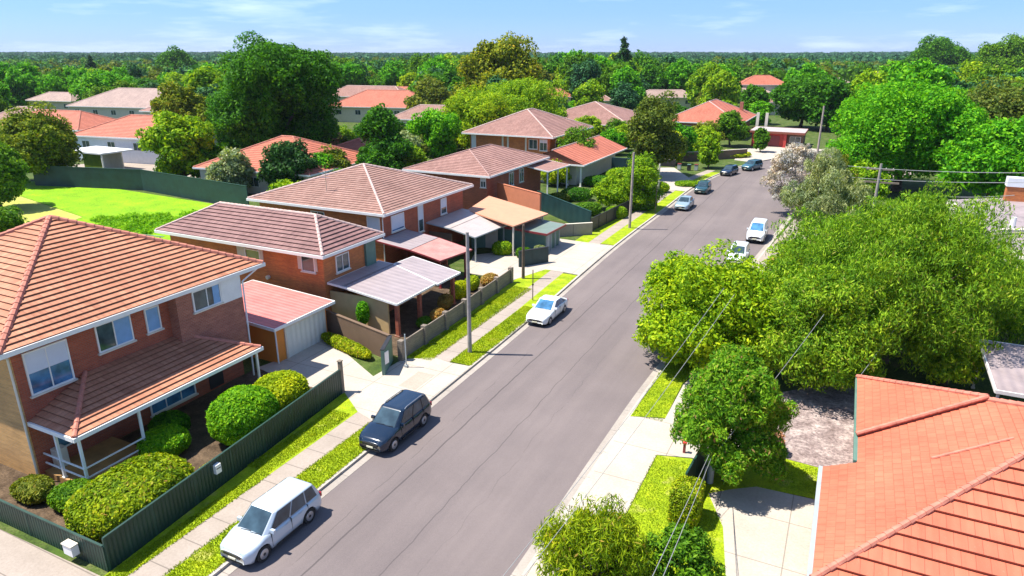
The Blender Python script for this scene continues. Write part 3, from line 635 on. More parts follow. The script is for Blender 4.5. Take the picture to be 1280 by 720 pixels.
for _ in range(30000):
    px=rg.uniform(-40,1320); d=rg.uniform(150,330)
    a=math.atan((px-640)/FPX*.97); X=d/math.cos(a)*math.sin(a-YAW); Y=d/math.cos(a)*math.cos(a-YAW)
    if any((X-u)**2+(Y-v)**2<r*r for u,v,r in FARH): continue
    # keep the line of sight to distant roofs open
    bad=False
    for u,v,r in FARH:
        L_=math.hypot(u,v); t=(X*u+Y*v)/L_; s=abs(X*v-Y*u)/L_
        if t<L_ and ((L_-t<75 and s<r*.66+2) or (t>L_*.5 and s<r*.40)): bad=True;break
    if bad: continue
    if -24<X<14 and Y<185: continue
    if -78<X<-20 and Y<215: continue            # street houses
    if X<-75 and Y<150 and X>-130: continue
    cand.append((X,Y))
placed=[]
for c in cand:
    if all((c[0]-p[0])**2+(c[1]-p[1])**2>60 for p in placed[-4000:]): placed.append(c)
placed.sort(key=lambda p:math.hypot(*p)); indiv=placed[:290]; rest=placed[290:]
trunk_me=None
for X,Y in indiv:
    me,mb,lab,gr=rg.choice(protos)
    root=thing('woodland_tree',lab,'tree',(X,Y,0),rg.uniform(0,6.28),gr)
    s=rg.uniform(.65,1.08); q=inframe(X,Y,8)
    if q and 380<q[1]<1000 and math.hypot(X,Y)>215: s*=1.28
    root.scale=(s*rg.uniform(.9,1.15),s*rg.uniform(.9,1.15),s*rg.uniform(.85,1.15))
    o=bpy.data.objects.new('crown',me); sc.collection.objects.link(o); o.parent=root
    if trunk_me is None: t_=mb.build('trunk',M['bark'],root); trunk_me=t_.data
    else: t_=bpy.data.objects.new('trunk',trunk_me); sc.collection.objects.link(t_); t_.parent=root
occ=[(-52,-20,28,100),(-62,-20,66,104),(-68,-20,92,130),(-75,-20,145,195)]
gk=[('dense_bush','L','shrub')]
done=[]
for _ in range(4000):
    X=rg.uniform(-95,-22); Y=rg.uniform(58,200)
    if any(a<X<b and c<Y<d for a,b,c,d in occ) or (X<-58 and Y<72): continue
    if any((X-u)**2+(Y-v)**2<(r*.8)**2 for u,v,r in FARH): continue
    if any((X-p[0])**2+(Y-p[1])**2<(5.0+Y*.01)**2 for p in done): continue
    if len(done)>=75: break
    done.append((X,Y)); me,mb,lab,gr=rg.choice(protos)
    root=thing('garden_tree',lab.replace('in the wood behind the houses','growing low between the back gardens'),'tree',(X,Y,0),rg.uniform(0,6.28),gr.replace('woodland','garden'))
    s=rg.uniform(.28,.5); root.scale=(s*1.2,s*1.2,s)
    o=bpy.data.objects.new('crown',me); sc.collection.objects.link(o); o.parent=root
    t_=bpy.data.objects.new('trunk',trunk_me); sc.collection.objects.link(t_); t_.parent=root
# far-off wood: one mass per tone
def canopy(name,pts,mat,seed,per=230,size=1.0):
    rg=np.random.default_rng(seed); V=[]; 
    for (X,Y,z,w,h) in pts:
        d=rg.normal(size=(per,3)); d/=np.linalg.norm(d,axis=1)[:,None]; d[:,2]=np.abs(d[:,2])*1.0-.25
        bumpy=1+.22*np.sin(d[:,0]*5+X)*np.sin(d[:,1]*5+Y)+.12*np.sin(d[:,2]*9+X)
        pos=np.array([X,Y,z+h*.55])+d*np.array([w/2,w/2,h*.5])*(bumpy*rg.uniform(.8,1.0,per))[:,None]
        nor=d*.8+rg.normal(size=(per,3))*.35; nor/=np.linalg.norm(nor,axis=1)[:,None]
        t=np.cross(nor,rg.normal(size=(per,3))); t/=np.linalg.norm(t,axis=1)[:,None]; b=np.cross(nor,t)
        s=size*rg.uniform(.6,1.3,per)[:,None]*(.6+w/25); V.append(np.stack([pos-t*s,pos-b*s*.7,pos+t*s,pos+b*s*.7],1).reshape(-1,3))
    v=np.vstack(V).astype(np.float32); n=len(v)//4; me=bpy.data.meshes.new(name); me.vertices.add(len(v)); me.vertices.foreach_set('co',v.ravel())
    me.loops.add(4*n); me.loops.foreach_set('vertex_index',np.arange(4*n,dtype=np.int32)); me.polygons.add(n); me.polygons.foreach_set('loop_start',np.arange(0,4*n,4,dtype=np.int32))
    me.update(calc_edges=True); me.materials.append(mat); o=bpy.data.objects.new(name,me); sc.collection.objects.link(o); o['kind']='stuff'; return o
pts=[[] for _ in range(4)]
for X,Y in rest: pts[rg.randrange(4)].append((X,Y,0,rg.uniform(8,13),rg.uniform(10,15)))
for _ in range(2500):
    px=rg.uniform(-60,1340); d=330+rg.random()**1.3*470; a=math.atan((px-640)/FPX*.97); X=d/math.cos(a)*math.sin(a-YAW); Y=d/math.cos(a)*math.cos(a-YAW)
    if any((X-u)**2+(Y-v)**2<r*r for u,v,r in FARH): continue
    if any(abs(X*v-Y*u)/math.hypot(u,v)<r*.8 and 0<math.hypot(u,v)-(X*u+Y*v)/math.hypot(u,v)<math.hypot(u,v)*.5 for u,v,r in FARH): continue
    pts[min(3,int(rg.random()**.8*4))].append((X,Y,hz(X,Y),rg.uniform(8,16),rg.uniform(8,14)+ (3 if 330<px<1000 else 0)))
lab=['deep_woodland','mid_woodland','bluish_woodland','olive_woodland']
for i,k in enumerate(('L_deep','L_mid','L_bluish','L_olive')):
    o=canopy(lab[i],pts[i],M[k],i); tag(o,['far off mass of deep green treetops','far off mass of mid green treetops','far off mass of bluish green treetops','far off mass of olive treetops'][i],'woodland')
fp=[]
for _ in range(5200):
    px=rg.uniform(-60,1340); d=780+rg.random()**1.2*2400; a=math.atan((px-640)/FPX*.97); X=d/math.cos(a)*math.sin(a-YAW); Y=d/math.cos(a)*math.cos(a-YAW)
    fp.append((X,Y,hz(X,Y),rg.uniform(16,34),rg.uniform(8,14)))
tag(canopy('horizon_woodland',fp,M['L_bluish'],9,70,2.4),'dark bluish treetops along the horizon','woodland')

# air
hm=bpy.data.materials.new('haze_air'); hm.use_nodes=True; hn=hm.node_tree; hn.nodes.clear(); ho=hn.nodes.new('ShaderNodeOutputMaterial'); pv=hn.nodes.new('ShaderNodeVolumePrincipled')
pv.inputs['Color'].default_value=(.72,.84,1,1); pv.inputs['Density'].default_value=HAZE; pv.inputs['Anisotropy'].default_value=.2; hn.links.new(pv.outputs[0],ho.inputs['Volume'])
mb=MB(); mb.box(-8000,8000,-8000,8000,-8,45); o=mb.build('haze',hm,weld=True); o['kind']='stuff'
# ------------------------------------------------------------------ house builder
def course_plane(mb,P,gauge=.34,lift=.045,m=0):
    """P: roof plane polygon, first edge P[0]-P[1] is the eave (anticlockwise seen from outside)."""
    P=[Vector(p) for p in P]; nrm=(P[1]-P[0]).cross(P[2]-P[0]).normalized()
    if nrm.z<0: P=[P[1],P[0]]+list(reversed(P[2:])); nrm=-nrm
    u=Vector((P[1]-P[0])).normalized(); v=nrm.cross(u).normalized()
    if v.z<0: v=-v
    o=P[0]; Q=[((p-o).dot(u),(p-o).dot(v)) for p in P]; vmax=max(q[1] for q in Q); n=max(1,int(round(vmax/gauge))); g=vmax/n
    def cut(poly,val,keep_above):
        out=[]
        for i in range(len(poly)):
            a=poly[i];b=poly[(i+1)%len(poly)]; fa=a[1]-val; fb=b[1]-val
            if not keep_above: fa,fb=-fa,-fb
            if fa>=-1e-9: out.append(a)
            if (fa>1e-9 and fb<-1e-9) or (fa<-1e-9 and fb>1e-9):
                t=fa/(fa-fb); out.append((a[0]+(b[0]-a[0])*t,val))
        return out
    off=o.x*.37+o.y*.61
    for k in range(n):
        v0,v1=k*g,(k+1)*g; q=cut(cut(Q,v0,True),v1,False)
        if len(q)<3: continue
        pts=[];uvs=[]
        for (a,b) in q:
            l=lift*(1-(b-v0)/g)+.004; pts.append(o+u*a+v*b+nrm*l); uvs.append((a+off,(b/g)*.34+.001))
        mb.poly(pts,uvs,m)
        low=sorted([a for a,b in q if abs(b-v0)<1e-6])
        if len(low)>=2:
            a0,a1=low[0],low[-1]; A=o+u*a0+v*v0;B=o+u*a1+v*v0
            mb.poly([A,B,B+nrm*(lift+.004),A+nrm*(lift+.004)],[(a0,0),(a1,0),(a1,.01),(a0,.01)],m)
def caps(mb,p0,p1,r=.13,seg=.42):
    p0=Vector(p0);p1=Vector(p1);L_=(p1-p0).length;n=max(1,int(L_/seg));d=(p1-p0)/n
    for k in range(n):
        a=p0+d*k;b=a+d*1.06; mb.tube(a,b,r*1.12,r*.9,8)
def roof(root,x0,x1,y0,y1,z,rise,mat,cap,kind='hip',gauge=.34,lift=.045,gut='white',name='roof',capr=.13,soff='white',fascia=.2):
    mb=MB(); cx=(x0+x1)/2; cy=(y0+y1)/2; c=[(x0,y0,z),(x1,y0,z),(x1,y1,z),(x0,y1,z)]; E=[]
    if kind=='hip':
        if abs((x1-x0)-(y1-y0))<1: A=B=(cx,cy,z+rise)
        elif x1-x0<y1-y0: r=(x1-x0)/2; A=(cx,y0+r,z+rise);B=(cx,y1-r,z+rise)
        else: r=(y1-y0)/2; A=(x0+r,cy,z+rise);B=(x1-r,cy,z+rise)
        if x1-x0<=y1-y0 or A==B:
            pl=[[c[0],c[1],A],[c[1],c[2],B,A],[c[2],c[3],B],[c[3],c[0],A,B]]; E=[(c[0],A),(c[1],A),(c[2],B),(c[3],B)]
        else:
            pl=[[c[0],c[1],B,A],[c[1],c[2],B],[c[2],c[3],A,B],[c[3],c[0],A]]; E=[(c[0],A),(c[1],B),(c[2],B),(c[3],A)]
        if A==B: pl=[[a for i,a in enumerate(p) if a not in p[:i]] for p in pl]
        else: E.append((A,B))
    elif kind=='gable_y': # ridge along y
        A=(cx,y0,z+rise);B=(cx,y1,z+rise); pl=[[c[1],c[2],B,A],[c[3],c[0],A,B]]; E=[(A,B)]
    for p in pl: course_plane(mb,p,gauge,lift)
    ro=mb.build(name,M[mat],root)
    mb=MB(); up=Vector((0,0,.03))
    for a,b in E: caps(mb,Vector(a)+up,Vector(b)+up,capr)
    sub(mb.build('ridge_cap',M[cap],root),ro)
    mb=MB(); g=.11
    mb.box(x0-g,x1+g,y0-g,y0,z-fascia,z+.02); mb.box(x0-g,x1+g,y1,y1+g,z-fascia,z+.02); mb.box(x0-g,x0,y0,y1,z-fascia,z+.02); mb.box(x1,x1+g,y0,y1,z-fascia,z+.02)
    mb.box(x0,x1,y0,y1,z-fascia+.03,z-fascia+.06)
    sub(mb.build('gutter',M[gut],root),ro); return ro
def window(root,face,P,a0,a1,z0,z1,frame='white',pane='glass',split=1,blind=0,sill=True,curtain=None,f=.07):
    """face 'x': on wall plane x=P facing +x, a = y; 'y': on wall plane y=P facing -y, a = x"""
    def bx(mb,a,b,c,d,o0,o1):
        if face=='x': mb.box(P+o0,P+o1,a,b,c,d)
        else: mb.box(a,b,P-o1,P-o0,c,d)
    if a0>a1:a0,a1=a1,a0
    if z0>z1:z0,z1=z1,z0
    mb=MB(); bx(mb,a0,a1,z1-f,z1,0,.08); bx(mb,a0,a1,z0,z0+f,0,.08); bx(mb,a0,a0+f,z0+f,z1-f,0,.08); bx(mb,a1-f,a1,z0+f,z1-f,0,.08)
    for k in range(1,split+1): 
        c=a0+(a1-a0)*k/(split+1); bx(mb,c-.025,c+.025,z0+f,z1-f,0,.065)
    fr=mb.build('window',M[frame],root)
    mb=MB(); bx(mb,a0+f,a1-f,z0+f,z1-f,.002,.025); sub(mb.build('pane',M[pane],root),fr)
    if blind: mb=MB(); bx(mb,a0+f,a1-f,z1-f-(z1-z0-2*f)*blind,z1-f,.026,.045); sub(mb.build('blind',M['blind'],root),fr)
    if curtain: mb=MB(); bx(mb,a0+(a1-a0)*curtain[0],a0+(a1-a0)*curtain[1],z0+f,z1-f,.026,.045); sub(mb.build('curtain',M['curtain'],root),fr)
    if sill: mb=MB(); bx(mb,a0-.08,a1+.08,z0-.09,z0-.003,0,.14); sub(mb.build('sill',M['cream_paint'],root),fr)
    return fr
def walls(root,x0,x1,y0,y1,z0,z1,mat,name='wall'):
    mb=MB(); mb.box(x0,x1,y0,y1,z0,z1); return mb.build(name,M[mat],root)
def skillion(root,name,mat,P,th=.12,edge='white',gutn='fascia'):
    """thin roof sheet from 4 corner points (A,B low or high); UV u along first edge"""
    mb=MB(); P=[Vector(p) for p in P]; u=(P[1]-P[0]).normalized(); n=(P[1]-P[0]).cross(P[2]-P[0]).normalized()
    if n.z<0: P=list(reversed(P)); n=-n; u=(P[1]-P[0]).normalized()
    v=n.cross(u); mb.poly([p+n*.002 for p in P],[((p-P[0]).dot(u),(p-P[0]).dot(v)) for p in P])
    o=mb.build(name,M[mat],root)
    mb=MB()
    D=Vector((0,0,-th))
    for i in range(len(P)):
        a=P[i];b=P[(i+1)%len(P)]; mb.beam(a+D*.45,b+D*.45,.07,th)
    mb.poly([p+D*.5 for p in reversed(P)])
    sub(mb.build(gutn,M[edge],root),o); return o
def post(root,x,y,z0,z1,s=.1,mat='white',name='post'):
    mb=MB(); mb.box(x-s/2,x+s/2,y-s/2,y+s/2,z0,z1); mb.box(x-s*.8,x+s*.8,y-s*.8,y+s*.8,z0,z0+.08); return mb.build(name,M[mat],root)
def downpipe(root,pts,mat='white',r=.05): 
    mb=MB(); mb.path(pts,r,8); return mb.build('downpipe',M[mat],root)

# ================= House 1 (foreground left)
h=wthing('brick_house','large two storey red brick house with terracotta tiled hip roof in the left foreground','house',(-38.5,21.7,0))
walls(h,-45.3,-32,15,27.4,-.05,6.7,'brick1')
mb=MB(); mb.box(-45.2,-32.0,14.90,14.998,-.05,6.6); mb.build('side_wall',M['tan'],h)
mb=MB(); mb.box(-32,-31.3,23.0,27.45,2.3,6.62); mb.build('bay',M['brick1b'],h)
mb=MB(); mb.box(-31.3,-31.26,25.95,27.4,5.25,6.6); mb.build('cladding_panel',M['white'],h)
roof(h,-46.1,-31.2,14.2,29.2,6.85,3.65,'tile1','cap1',lift=.075,gauge=.36,capr=.15)
window(h,'x',-32,15.45,17.45,4.15,6.25,pane='blueglass',blind=.5,split=1)
window(h,'x',-32,18.85,20.75,4.9,6.35,curtain=(.52,.97),split=1)
window(h,'x',-32,21.55,22.4,4.95,6.3,curtain=(.1,.9),split=0)
window(h,'x',-31.3,24.0,25.9,5.4,6.6,split=1,curtain=(.72,.95))
window(h,'x',-32,20.9,23.8,.35,1.75,pane='blueglass',split=2)
downpipe(h,[(-31.3,29.05,6.7),(-31.2,27.5,6.2),(-31.3,27.5,0)]); downpipe(h,[(-31.3,14.3,6.7),(-31.88,14.82,6.3),(-31.88,14.82,0)],'cream_paint')
mb=MB(); mb.tube((-31.3,23.8,3.3),(-31.1,23.8,3.25),.12,.14,10); mb.build('vent',M['cream_paint'],h)
# verandah
vr=MB(); z0,z1=3.0,4.2; xo=-28.75; ya,yb=15.1,26.0
A=(-32,18.0,z1);B=(-32,23.3,z1); C0=(xo,ya,z0);C1=(xo,yb,z0); D0=(-32,ya,z0);D1=(-32,yb,z0)
course_plane(vr,[C0,C1,B,A],.36,.075); course_plane(vr,[D0,C0,A],.36,.075); course_plane(vr,[C1,D1,B],.36,.075)
vo=vr.build('verandah_roof',M['tile1'],h)
mb=MB(); caps(mb,(xo,ya,z0+.04),(-32,18,z1+.04),.11); sub(mb.build('ridge_cap',M['cap1'],h),vo); mb=MB(); caps(mb,(xo,yb,z0+.04),(-32,23.3,z1+.04),.11); sub(mb.build('ridge_cap',M['cap1'],h),vo)
mb=MB(); mb.box(xo,xo+.11,ya-.1,yb+.1,z0-.18,z0+.02); mb.box(-32,xo,ya-.11,ya,z0-.18,z0+.02); mb.box(-32,xo,yb,yb+.1,z0-.18,z0+.02); mb.box(-31.99,xo,ya,yb,z0-.15,z0-.12); sub(mb.build('gutter',M['white'],h),vo)
for (x,y) in ((-28.95,15.35),(-28.95,18.3),(-28.95,25.8),(-30.6,15.3)): post(h,x,y,.3,z0-.15,.11)
mb=MB(); mb.box(-31.99,-28.8,15.2,18.6,-.05,.32); mb.build('verandah_floor',M['deck'],h)
mb=MB()
for a,b in (((-28.9,15.3),(-28.9,18.3)),((-28.9,15.3),(-31.9,15.3))):
    for z in (.75,1.25): mb.beam((a[0],a[1],z),(b[0],b[1],z),.06,.06)
mb.build('railing',M['white'],h)
mb=MB(); mb.box(-31.9,-31.45,15.6,16.1,.33,1.3); mb.build('verandah_cupboard',M['cream_paint'],h)
window(h,'x',-32,15.9,17.6,1.0,2.4,pane='screenblue',split=1,sill=False)
mb=MB(); mb.box(-32,-31.96,24.8,25.8,.1,2.3); mb.build('door',M['dark'],h)
# garage
g=wthing('garage','small orange garage with pink sheet roof and white roller door beside the large brick house','garage',(-34,32,0))
walls(g,-38,-31.2,29.5,34.3,-.05,2.45,'render_orange')
skillion(g,'roof','pinkroof',[(-30.75,29.05,2.62),(-30.75,34.8,2.62),(-38.4,34.8,3.05),(-38.4,29.05,3.05)],.2)
mb=MB(); mb.box(-31.2,-31.14,30.4,34.0,-.0,2.1); d=mb.build('roller_door',M['garage_door'],g)
mb=MB(); mb.box(-31.2,-31.11,30.25,30.4,0,2.25); mb.box(-31.2,-31.11,34.0,34.12,0,2.25); mb.box(-31.2,-31.11,30.4,34.0,2.1,2.25); sub(mb.build('door_frame',M['cream_paint'],g),d)
mb=MB(); mb.box(-31.2,-31.15,29.55,34.3,2.26,2.44); mb.build('lintel',M['brick1'],g)
downpipe(g,[(-30.95,29.2,2.5),(-31.1,29.42,2.2),(-31.1,29.42,0)])
# ================= House 2
h=wthing('brick_house','two storey orange brick house with ribbed dark brown tiled hip roof in the left middle','house',(-40,40,0))
walls(h,-48.6,-32.75,36.2,42.0,-.05,5.35,'brick2')
roof(h,-49.2,-32.1,35.5,42.6,5.5,1.85,'tile2','cap2',lift=.085,gauge=.42,capr=.12)
def w2(pa,pb,**k):
    a0,z1=onY(*pa,36.2); a1,z0=onY(*pb,36.2); window(h,'y',36.2,a0,a1,z0,z1,**k)
w2((306,310),(327,331),split=0); w2((376,318),(395,341),split=0)
for xa,xb in ((-41.15,-40.35),(-38.9,-38.5),(-35.1,-34.75),(-33.6,-33.3)):
    mb=MB(); mb.box(xa,xb,36.14,36.2,4.0,5.25); mb.build('cladding_panel',M['cream'],h)
window(h,'x',-32.75,37.5,39,3.6,4.9,split=1); downpipe(h,[(-32.4,42.3,5.3),(-32.6,42.0,5.0),(-32.6,42.0,0)],'fencepale')
mb=MB(); mb.box(-32.76,-32.55,40.9,42.1,0,5.3); mb.build('corner_pier',M['fencepale'],h)
mb=MB(); mb.tube((-38.2,36.2,2.9),(-38.2,36.0,2.9),.16,.16,10); mb.build('vent',M['cream_paint'],h)
# patio with mauve roof
g=wthing('patio_shelter','low shelter with pale mauve sheet roof on the street side of the orange brick house','shelter',(-29.5,40,0))
zr=2.75
skillion(g,'roof','shedroof',[(-26.5,36.2,2.6),(-26.5,41.2,2.6),(-31.3,42.6,3.1),(-31.3,36.4,3.1)],.14)
skillion(g,'roof','shedroof',[(-26.3,41.2,2.6),(-26.2,44.4,2.6),(-31.3,45.4,3.0),(-31.3,42.6,3.1)],.14)
skillion(g,'roof','shedroof',[(-31.3,36.4,3.1),(-31.3,42.6,3.1),(-32.7,42.6,3.2),(-32.7,36.4,3.2)],.14)
walls(g,-32.7,-27.6,36.6,36.75,-.05,2.5,'render_yellow','wall'); walls(g,-30.4,-30.25,36.75,43,-.05,2.6,'brick1','inner_wall')
for x,y in ((-26.8,36.6),(-26.8,39.4),(-26.7,44.0)): post(g,x,y,0,2.5,.26,'brick1')
# brown side wall and front fence
def wall(name,label,pts,h0,mat,th=.16,cap=None,z0=-.05):
    c=pts[0]; r=wthing(name,label,'wall',(c[0],c[1],0)); mb=MB()
    for a,b in zip(pts,pts[1:]): mb.beam((a[0],a[1],(z0+h0)/2),(b[0],b[1],(z0+h0)/2),th,h0-z0)
    mb.build('wall_body',M[mat],r)
    mb=MB()
    for a,b in zip(pts,pts[1:]): mb.beam((a[0],a[1],h0+.035),(b[0],b[1],h0+.035),th+.06,.06)
    mb.build('coping',M[cap or mat],r); return r
wall('side_wall','brown rendered wall between the driveway and the mauve roofed shelter',[(-32.4,35.0),(-24.9,33.0)],1.75,'darkbrown',.16,'darkbrown')
r=wall('gate_wall','curved dark grey wall end beside the driveway entrance',[(-24.9,33.1),(-24.0,31.0)],1.7,'fencepale',.2,'dark')
mb=MB(); mb.box(-23.98,-23.94,31.15,31.55,.7,1.5); mb.build('letter_box',M['white'],r)
def picket(name,label,pts,h0,mat,postmat,bay=2.4,cat='fence',rail=None,pw=.14,ph=.15):
    c=pts[0]; r=wthing(name,label,cat,(c[0],c[1],0)); last=None
    for a,b in zip(pts,pts[1:]):
        A=Vector((*a,0));B=Vector((*b,0));n=max(1,int(round((B-A).length/bay)))
        for k in range(n):
            p=A.lerp(B,k/n);q=A.lerp(B,(k+1)/n); mb=MB(); mb.beam(p+Vector((0,0,h0/2)),q+Vector((0,0,h0/2)),.05,h0); mb.build('panel',M[mat],r)
            mb=MB(); mb.box(p.x-pw/2,p.x+pw/2,p.y-pw/2,p.y+pw/2,-.05,h0+ph); mb.build('post',M[postmat],r)
        mb=MB(); mb.beam(A+Vector((0,0,h0+.03)),B+Vector((0,0,h0+.03)),.09,.06); mb.build('top_rail',M[rail or postmat],r)
    mb=MB(); p=Vector((*pts[-1],0)); mb.box(p.x-pw/2,p.x+pw/2,p.y-pw/2,p.y+pw/2,-.05,h0+ph); mb.build('post',M[postmat],r)
    return r
picket('stone_fence','low grey stone front fence with piers before the mauve roofed shelter',[(-24.3,33.4),(-24.5,42),(-24.9,50.8)],1.2,'stone','stone',2.6,pw=.36,ph=.2,rail='stone')
# dark green fence round the corner garden
picket('sheet_fence','dark green sheet metal fence along the footpath of the foreground house',[(-23.4,12.45),(-24.85,28.0)],1.5,'fenceg','fencerail',2.4,pw=.07,ph=.02)
mb_=picket('sheet_fence','dark green sheet metal fence along the lower left side path',[(-38,12.3),(-23.45,12.4)],1.15,'fenceg','fencerail',2.4,pw=.07,ph=.02)
r=wthing('fence_post','weathered timber gate post at the far end of the green fence','post',(-24.9,28.15,0)); post(r,-24.9,28.15,-.05,2.0,.2,'wood','post_shaft'); mb=MB(); mb.box(-25.03,-24.77,28.02,28.28,2.0,2.05); mb.build('post_cap',M['wood'],r)
def boxthing(name,label,cat,loc,parts):
    r=wthing(name,label,cat,loc)
    for nm,bb,m in parts:
        mb=MB(); 
        for b in bb: mb.box(*b)
        mb.build(nm,M[m],r)
    return r
x,y=G(305,598,1.0); boxthing('letter_box','white letter box hung on the green street fence','letter box',(x,y,0),[('box',[(-23.98,-23.72,18.0,18.3,.85,1.3)],'white'),('slot',[(-23.72,-23.71,18.03,18.27,1.1,1.14)],'dark')])
boxthing('meter_box','small white box on the fence above the side path','box',(-25,12.2,0),[('box',[(-25.5,-24.95,12.05,12.33,.35,.8)],'white'),('lid',[(-25.53,-24.92,12.02,12.33,.8,.85)],'cream_paint')])
# ================= House 3
h=wthing('brick_house','largest two storey red brick house with faded brown hip roof in the centre left','house',(-43,55,0))
walls(h,-50.4,-36,47.7,61.9,-.05,5.6,'brick2')
mb=MB(); mb.box(-36,-35.93,47.75,61.8,-.05,5.58); mb.build('street_wall',M['brick1'],h)
roof(h,-51.1,-35.2,47,62.6,5.8,2.7,'tile3','cap2',gauge=.36,lift=.05,capr=.12)
def wx(X,pa,pb,**k):
    a0,z1=onX(*pa,X); a1,z0=onX(*pb,X); window(h,'x',X,a0,a1,min(z0,z1-.8),z1,**k)
window(h,'x',-35.93,48.9,50.9,3.7,5.2,pane='blueglass',blind=.9,split=0); window(h,'x',-35.93,53.2,54.1,2.7,5.3,pane='glass',blind=.55,split=0); window(h,'x',-35.93,57.3,58.4,3.6,5.2,blind=.6,split=0)
window(h,'y',47.7,-37.6,-36.2,3.6,5.3,blind=.9,split=0); window(h,'y',47.7,-44,-42.4,3.9,5.2,split=1)
downpipe(h,[(-35.4,47.1,5.6),(-35.85,47.6,5.2),(-35.85,47.6,0)])
mb=MB(); p=Vector((-43.5,49.5,6.6)); mb.tube(p,p+Vector((0,0,2.1)),.03,.025,6)
for zz,l in ((1.4,1.0),(1.7,.8),(2.0,.6)): mb.tube(p+Vector((-l/2,0,zz)),p+Vector((l/2,0,zz)),.018,.018,5)
mb.tube(p+Vector((0,-.7,1.85)),p+Vector((0,.7,1.85)),.018,.018,5); mb.build('antenna',M['chrome'],h)
g=wthing('porch','maroon posted porch with rusty sheet roof before the largest brick house','porch',(-31,48.5,0))
skillion(g,'roof','rustroof',[(-29.3,46.4,2.6),(-28.6,50.6,2.6),(-32.4,51.2,3.1),(-32.4,46.6,3.1)],.12,'maroon')
skillion(g,'roof','shedroof',[(-32.4,46.6,3.1),(-32.4,51.2,3.1),(-35.9,51.2,3.5),(-35.9,46.6,3.5)],.12,'maroon')
for x,y in ((-29.6,46.8),(-29.1,50.2),(-32.3,46.8)): post(g,x,y,0,2.5,.16,'maroon')
walls(g,-35.8,-31.5,51.0,51.15,0,2.7,'brick1','back_wall')
g=wthing('awning','pale sheet awning on the street wall of the largest brick house','awning',(-33,57,0))
skillion(g,'roof','palesheet',[(-30.4,54.4,2.6),(-29.9,60.3,2.6),(-33.2,61.6,3.1),(-33.2,54.6,3.1)],.12,'grey_paint')
skillion(g,'roof','palesheet',[(-33.2,54.6,3.1),(-33.2,61.6,3.1),(-35.9,61.6,3.4),(-35.9,54.6,3.4)],.12,'grey_paint')
for x,y in ((-30.6,54.8),(-30.2,60.0)): post(g,x,y,0,2.5,.12,'grey_paint')
walls(g,-33.1,-30.9,59.9,60.05,0,2.5,'cream','side_screen'); walls(g,-35.8,-33.2,54.8,54.95,0,2.5,'darkbrown','low_wall')
# peach roof carport and garden sheds
g=wthing('carport','carport with smooth peach coloured roof left of the green shed','carport',(-33,64,0))
skillion(g,'roof','p' if False else 'render_peach',[(-35.3,61.6,3.3),(-28.0,57.8,3.2),(-27.5,65.0,3.0),(-36.5,68.8,3.4)],.14,'render_peach')
for x,y in ((-28.3,58.3),(-27.9,64.5),(-35.0,62.2),(-35.9,68.0)): post(g,x,y,0,3.0,.14,'cream_paint')
r=wall('high_wall','tall terracotta rendered wall behind the peach carport roof',[(-37.6,73.2),(-30.2,69.2)],4.1,'render_terra',.2,'render_terra')
g=wthing('garden_shed','pale green garden shed with maroon edged grey green roof near the street','shed',(-28,61,0))
walls(g,-31.5,-25.9,60.6,64.3,-.05,2.0,'fencepale')
skillion(g,'roof','greenroof',[(-25.5,60.1,2.15),(-25.3,64.7,2.15),(-31.4,65.2,2.5),(-31.8,60.0,2.5)],.2,'maroon')
mb=MB(); mb.box(-25.9,-25.85,61.2,62.1,0,1.8); mb.build('door',M['grey_paint'],g)
for i in range(4): post(g,-25.75,60.7+i*1.1,0,1.9,.09,'grey_paint')
wall('boundary_wall','pale green wall running beside the middle driveway',[(-33.5,59.2),(-31.6,60.4)],1.9,'fencepale',.14)
wall('boundary_wall','short dark teal wall at the mouth of the middle driveway',[(-26.2,55.2),(-24.4,57.9)],1.5,'fencet',.16,'dark')
wall('retaining_wall','pale grey concrete wall behind the green shed facing the street',[(-27.8,66.8),(-24.2,69.8)],1.3,'path',.2,'cream')
# teal fence block
wall('sheet_wall','long dark teal sheet fence along the side of the planted garden',[(-35.0,79.2),(-24.7,70.7)],2.3,'fencet',.1,'fencerail')
picket('street_fence','black slatted fence along the footpath beside the teal fence',[(-24.7,70.7),(-23.6,84),(-23.5,97)],1.5,'dark','dark',2.4,pw=.12,ph=.1)
# ================= House 4
h=wthing('brick_house','two storey red brick house with mauve brown hip roof behind the peach carport','house',(-43,79,0))
walls(h,-48.6,-38,71.2,87,-.05,5.2,'brick1'); roof(h,-49.3,-37.2,70.3,88,5.35,2.0,'tile4','cap2d',gauge=.4,lift=.04,capr=.11)
window(h,'y',71.2,-38.9,-38.15,3.8,5.0,split=1,blind=.4); window(h,'x',-38,77,78.3,3,4.7,split=1); window(h,'x',-38,80,81.3,3,4.7,split=1)
g=wthing('side_porch','arched side porch with white posts on the mauve roofed house','porch',(-37,85,0)); skillion(g,'roof','tile4',[(-34.7,82,4.4),(-34.2,88.5,4.4),(-37.9,88.5,4.9),(-37.9,82,4.9)],.15)
for x,y in ((-35,82.4),(-34.7,85.2),(-34.5,88)): post(g,x,y,0,4.3,.14,'white')
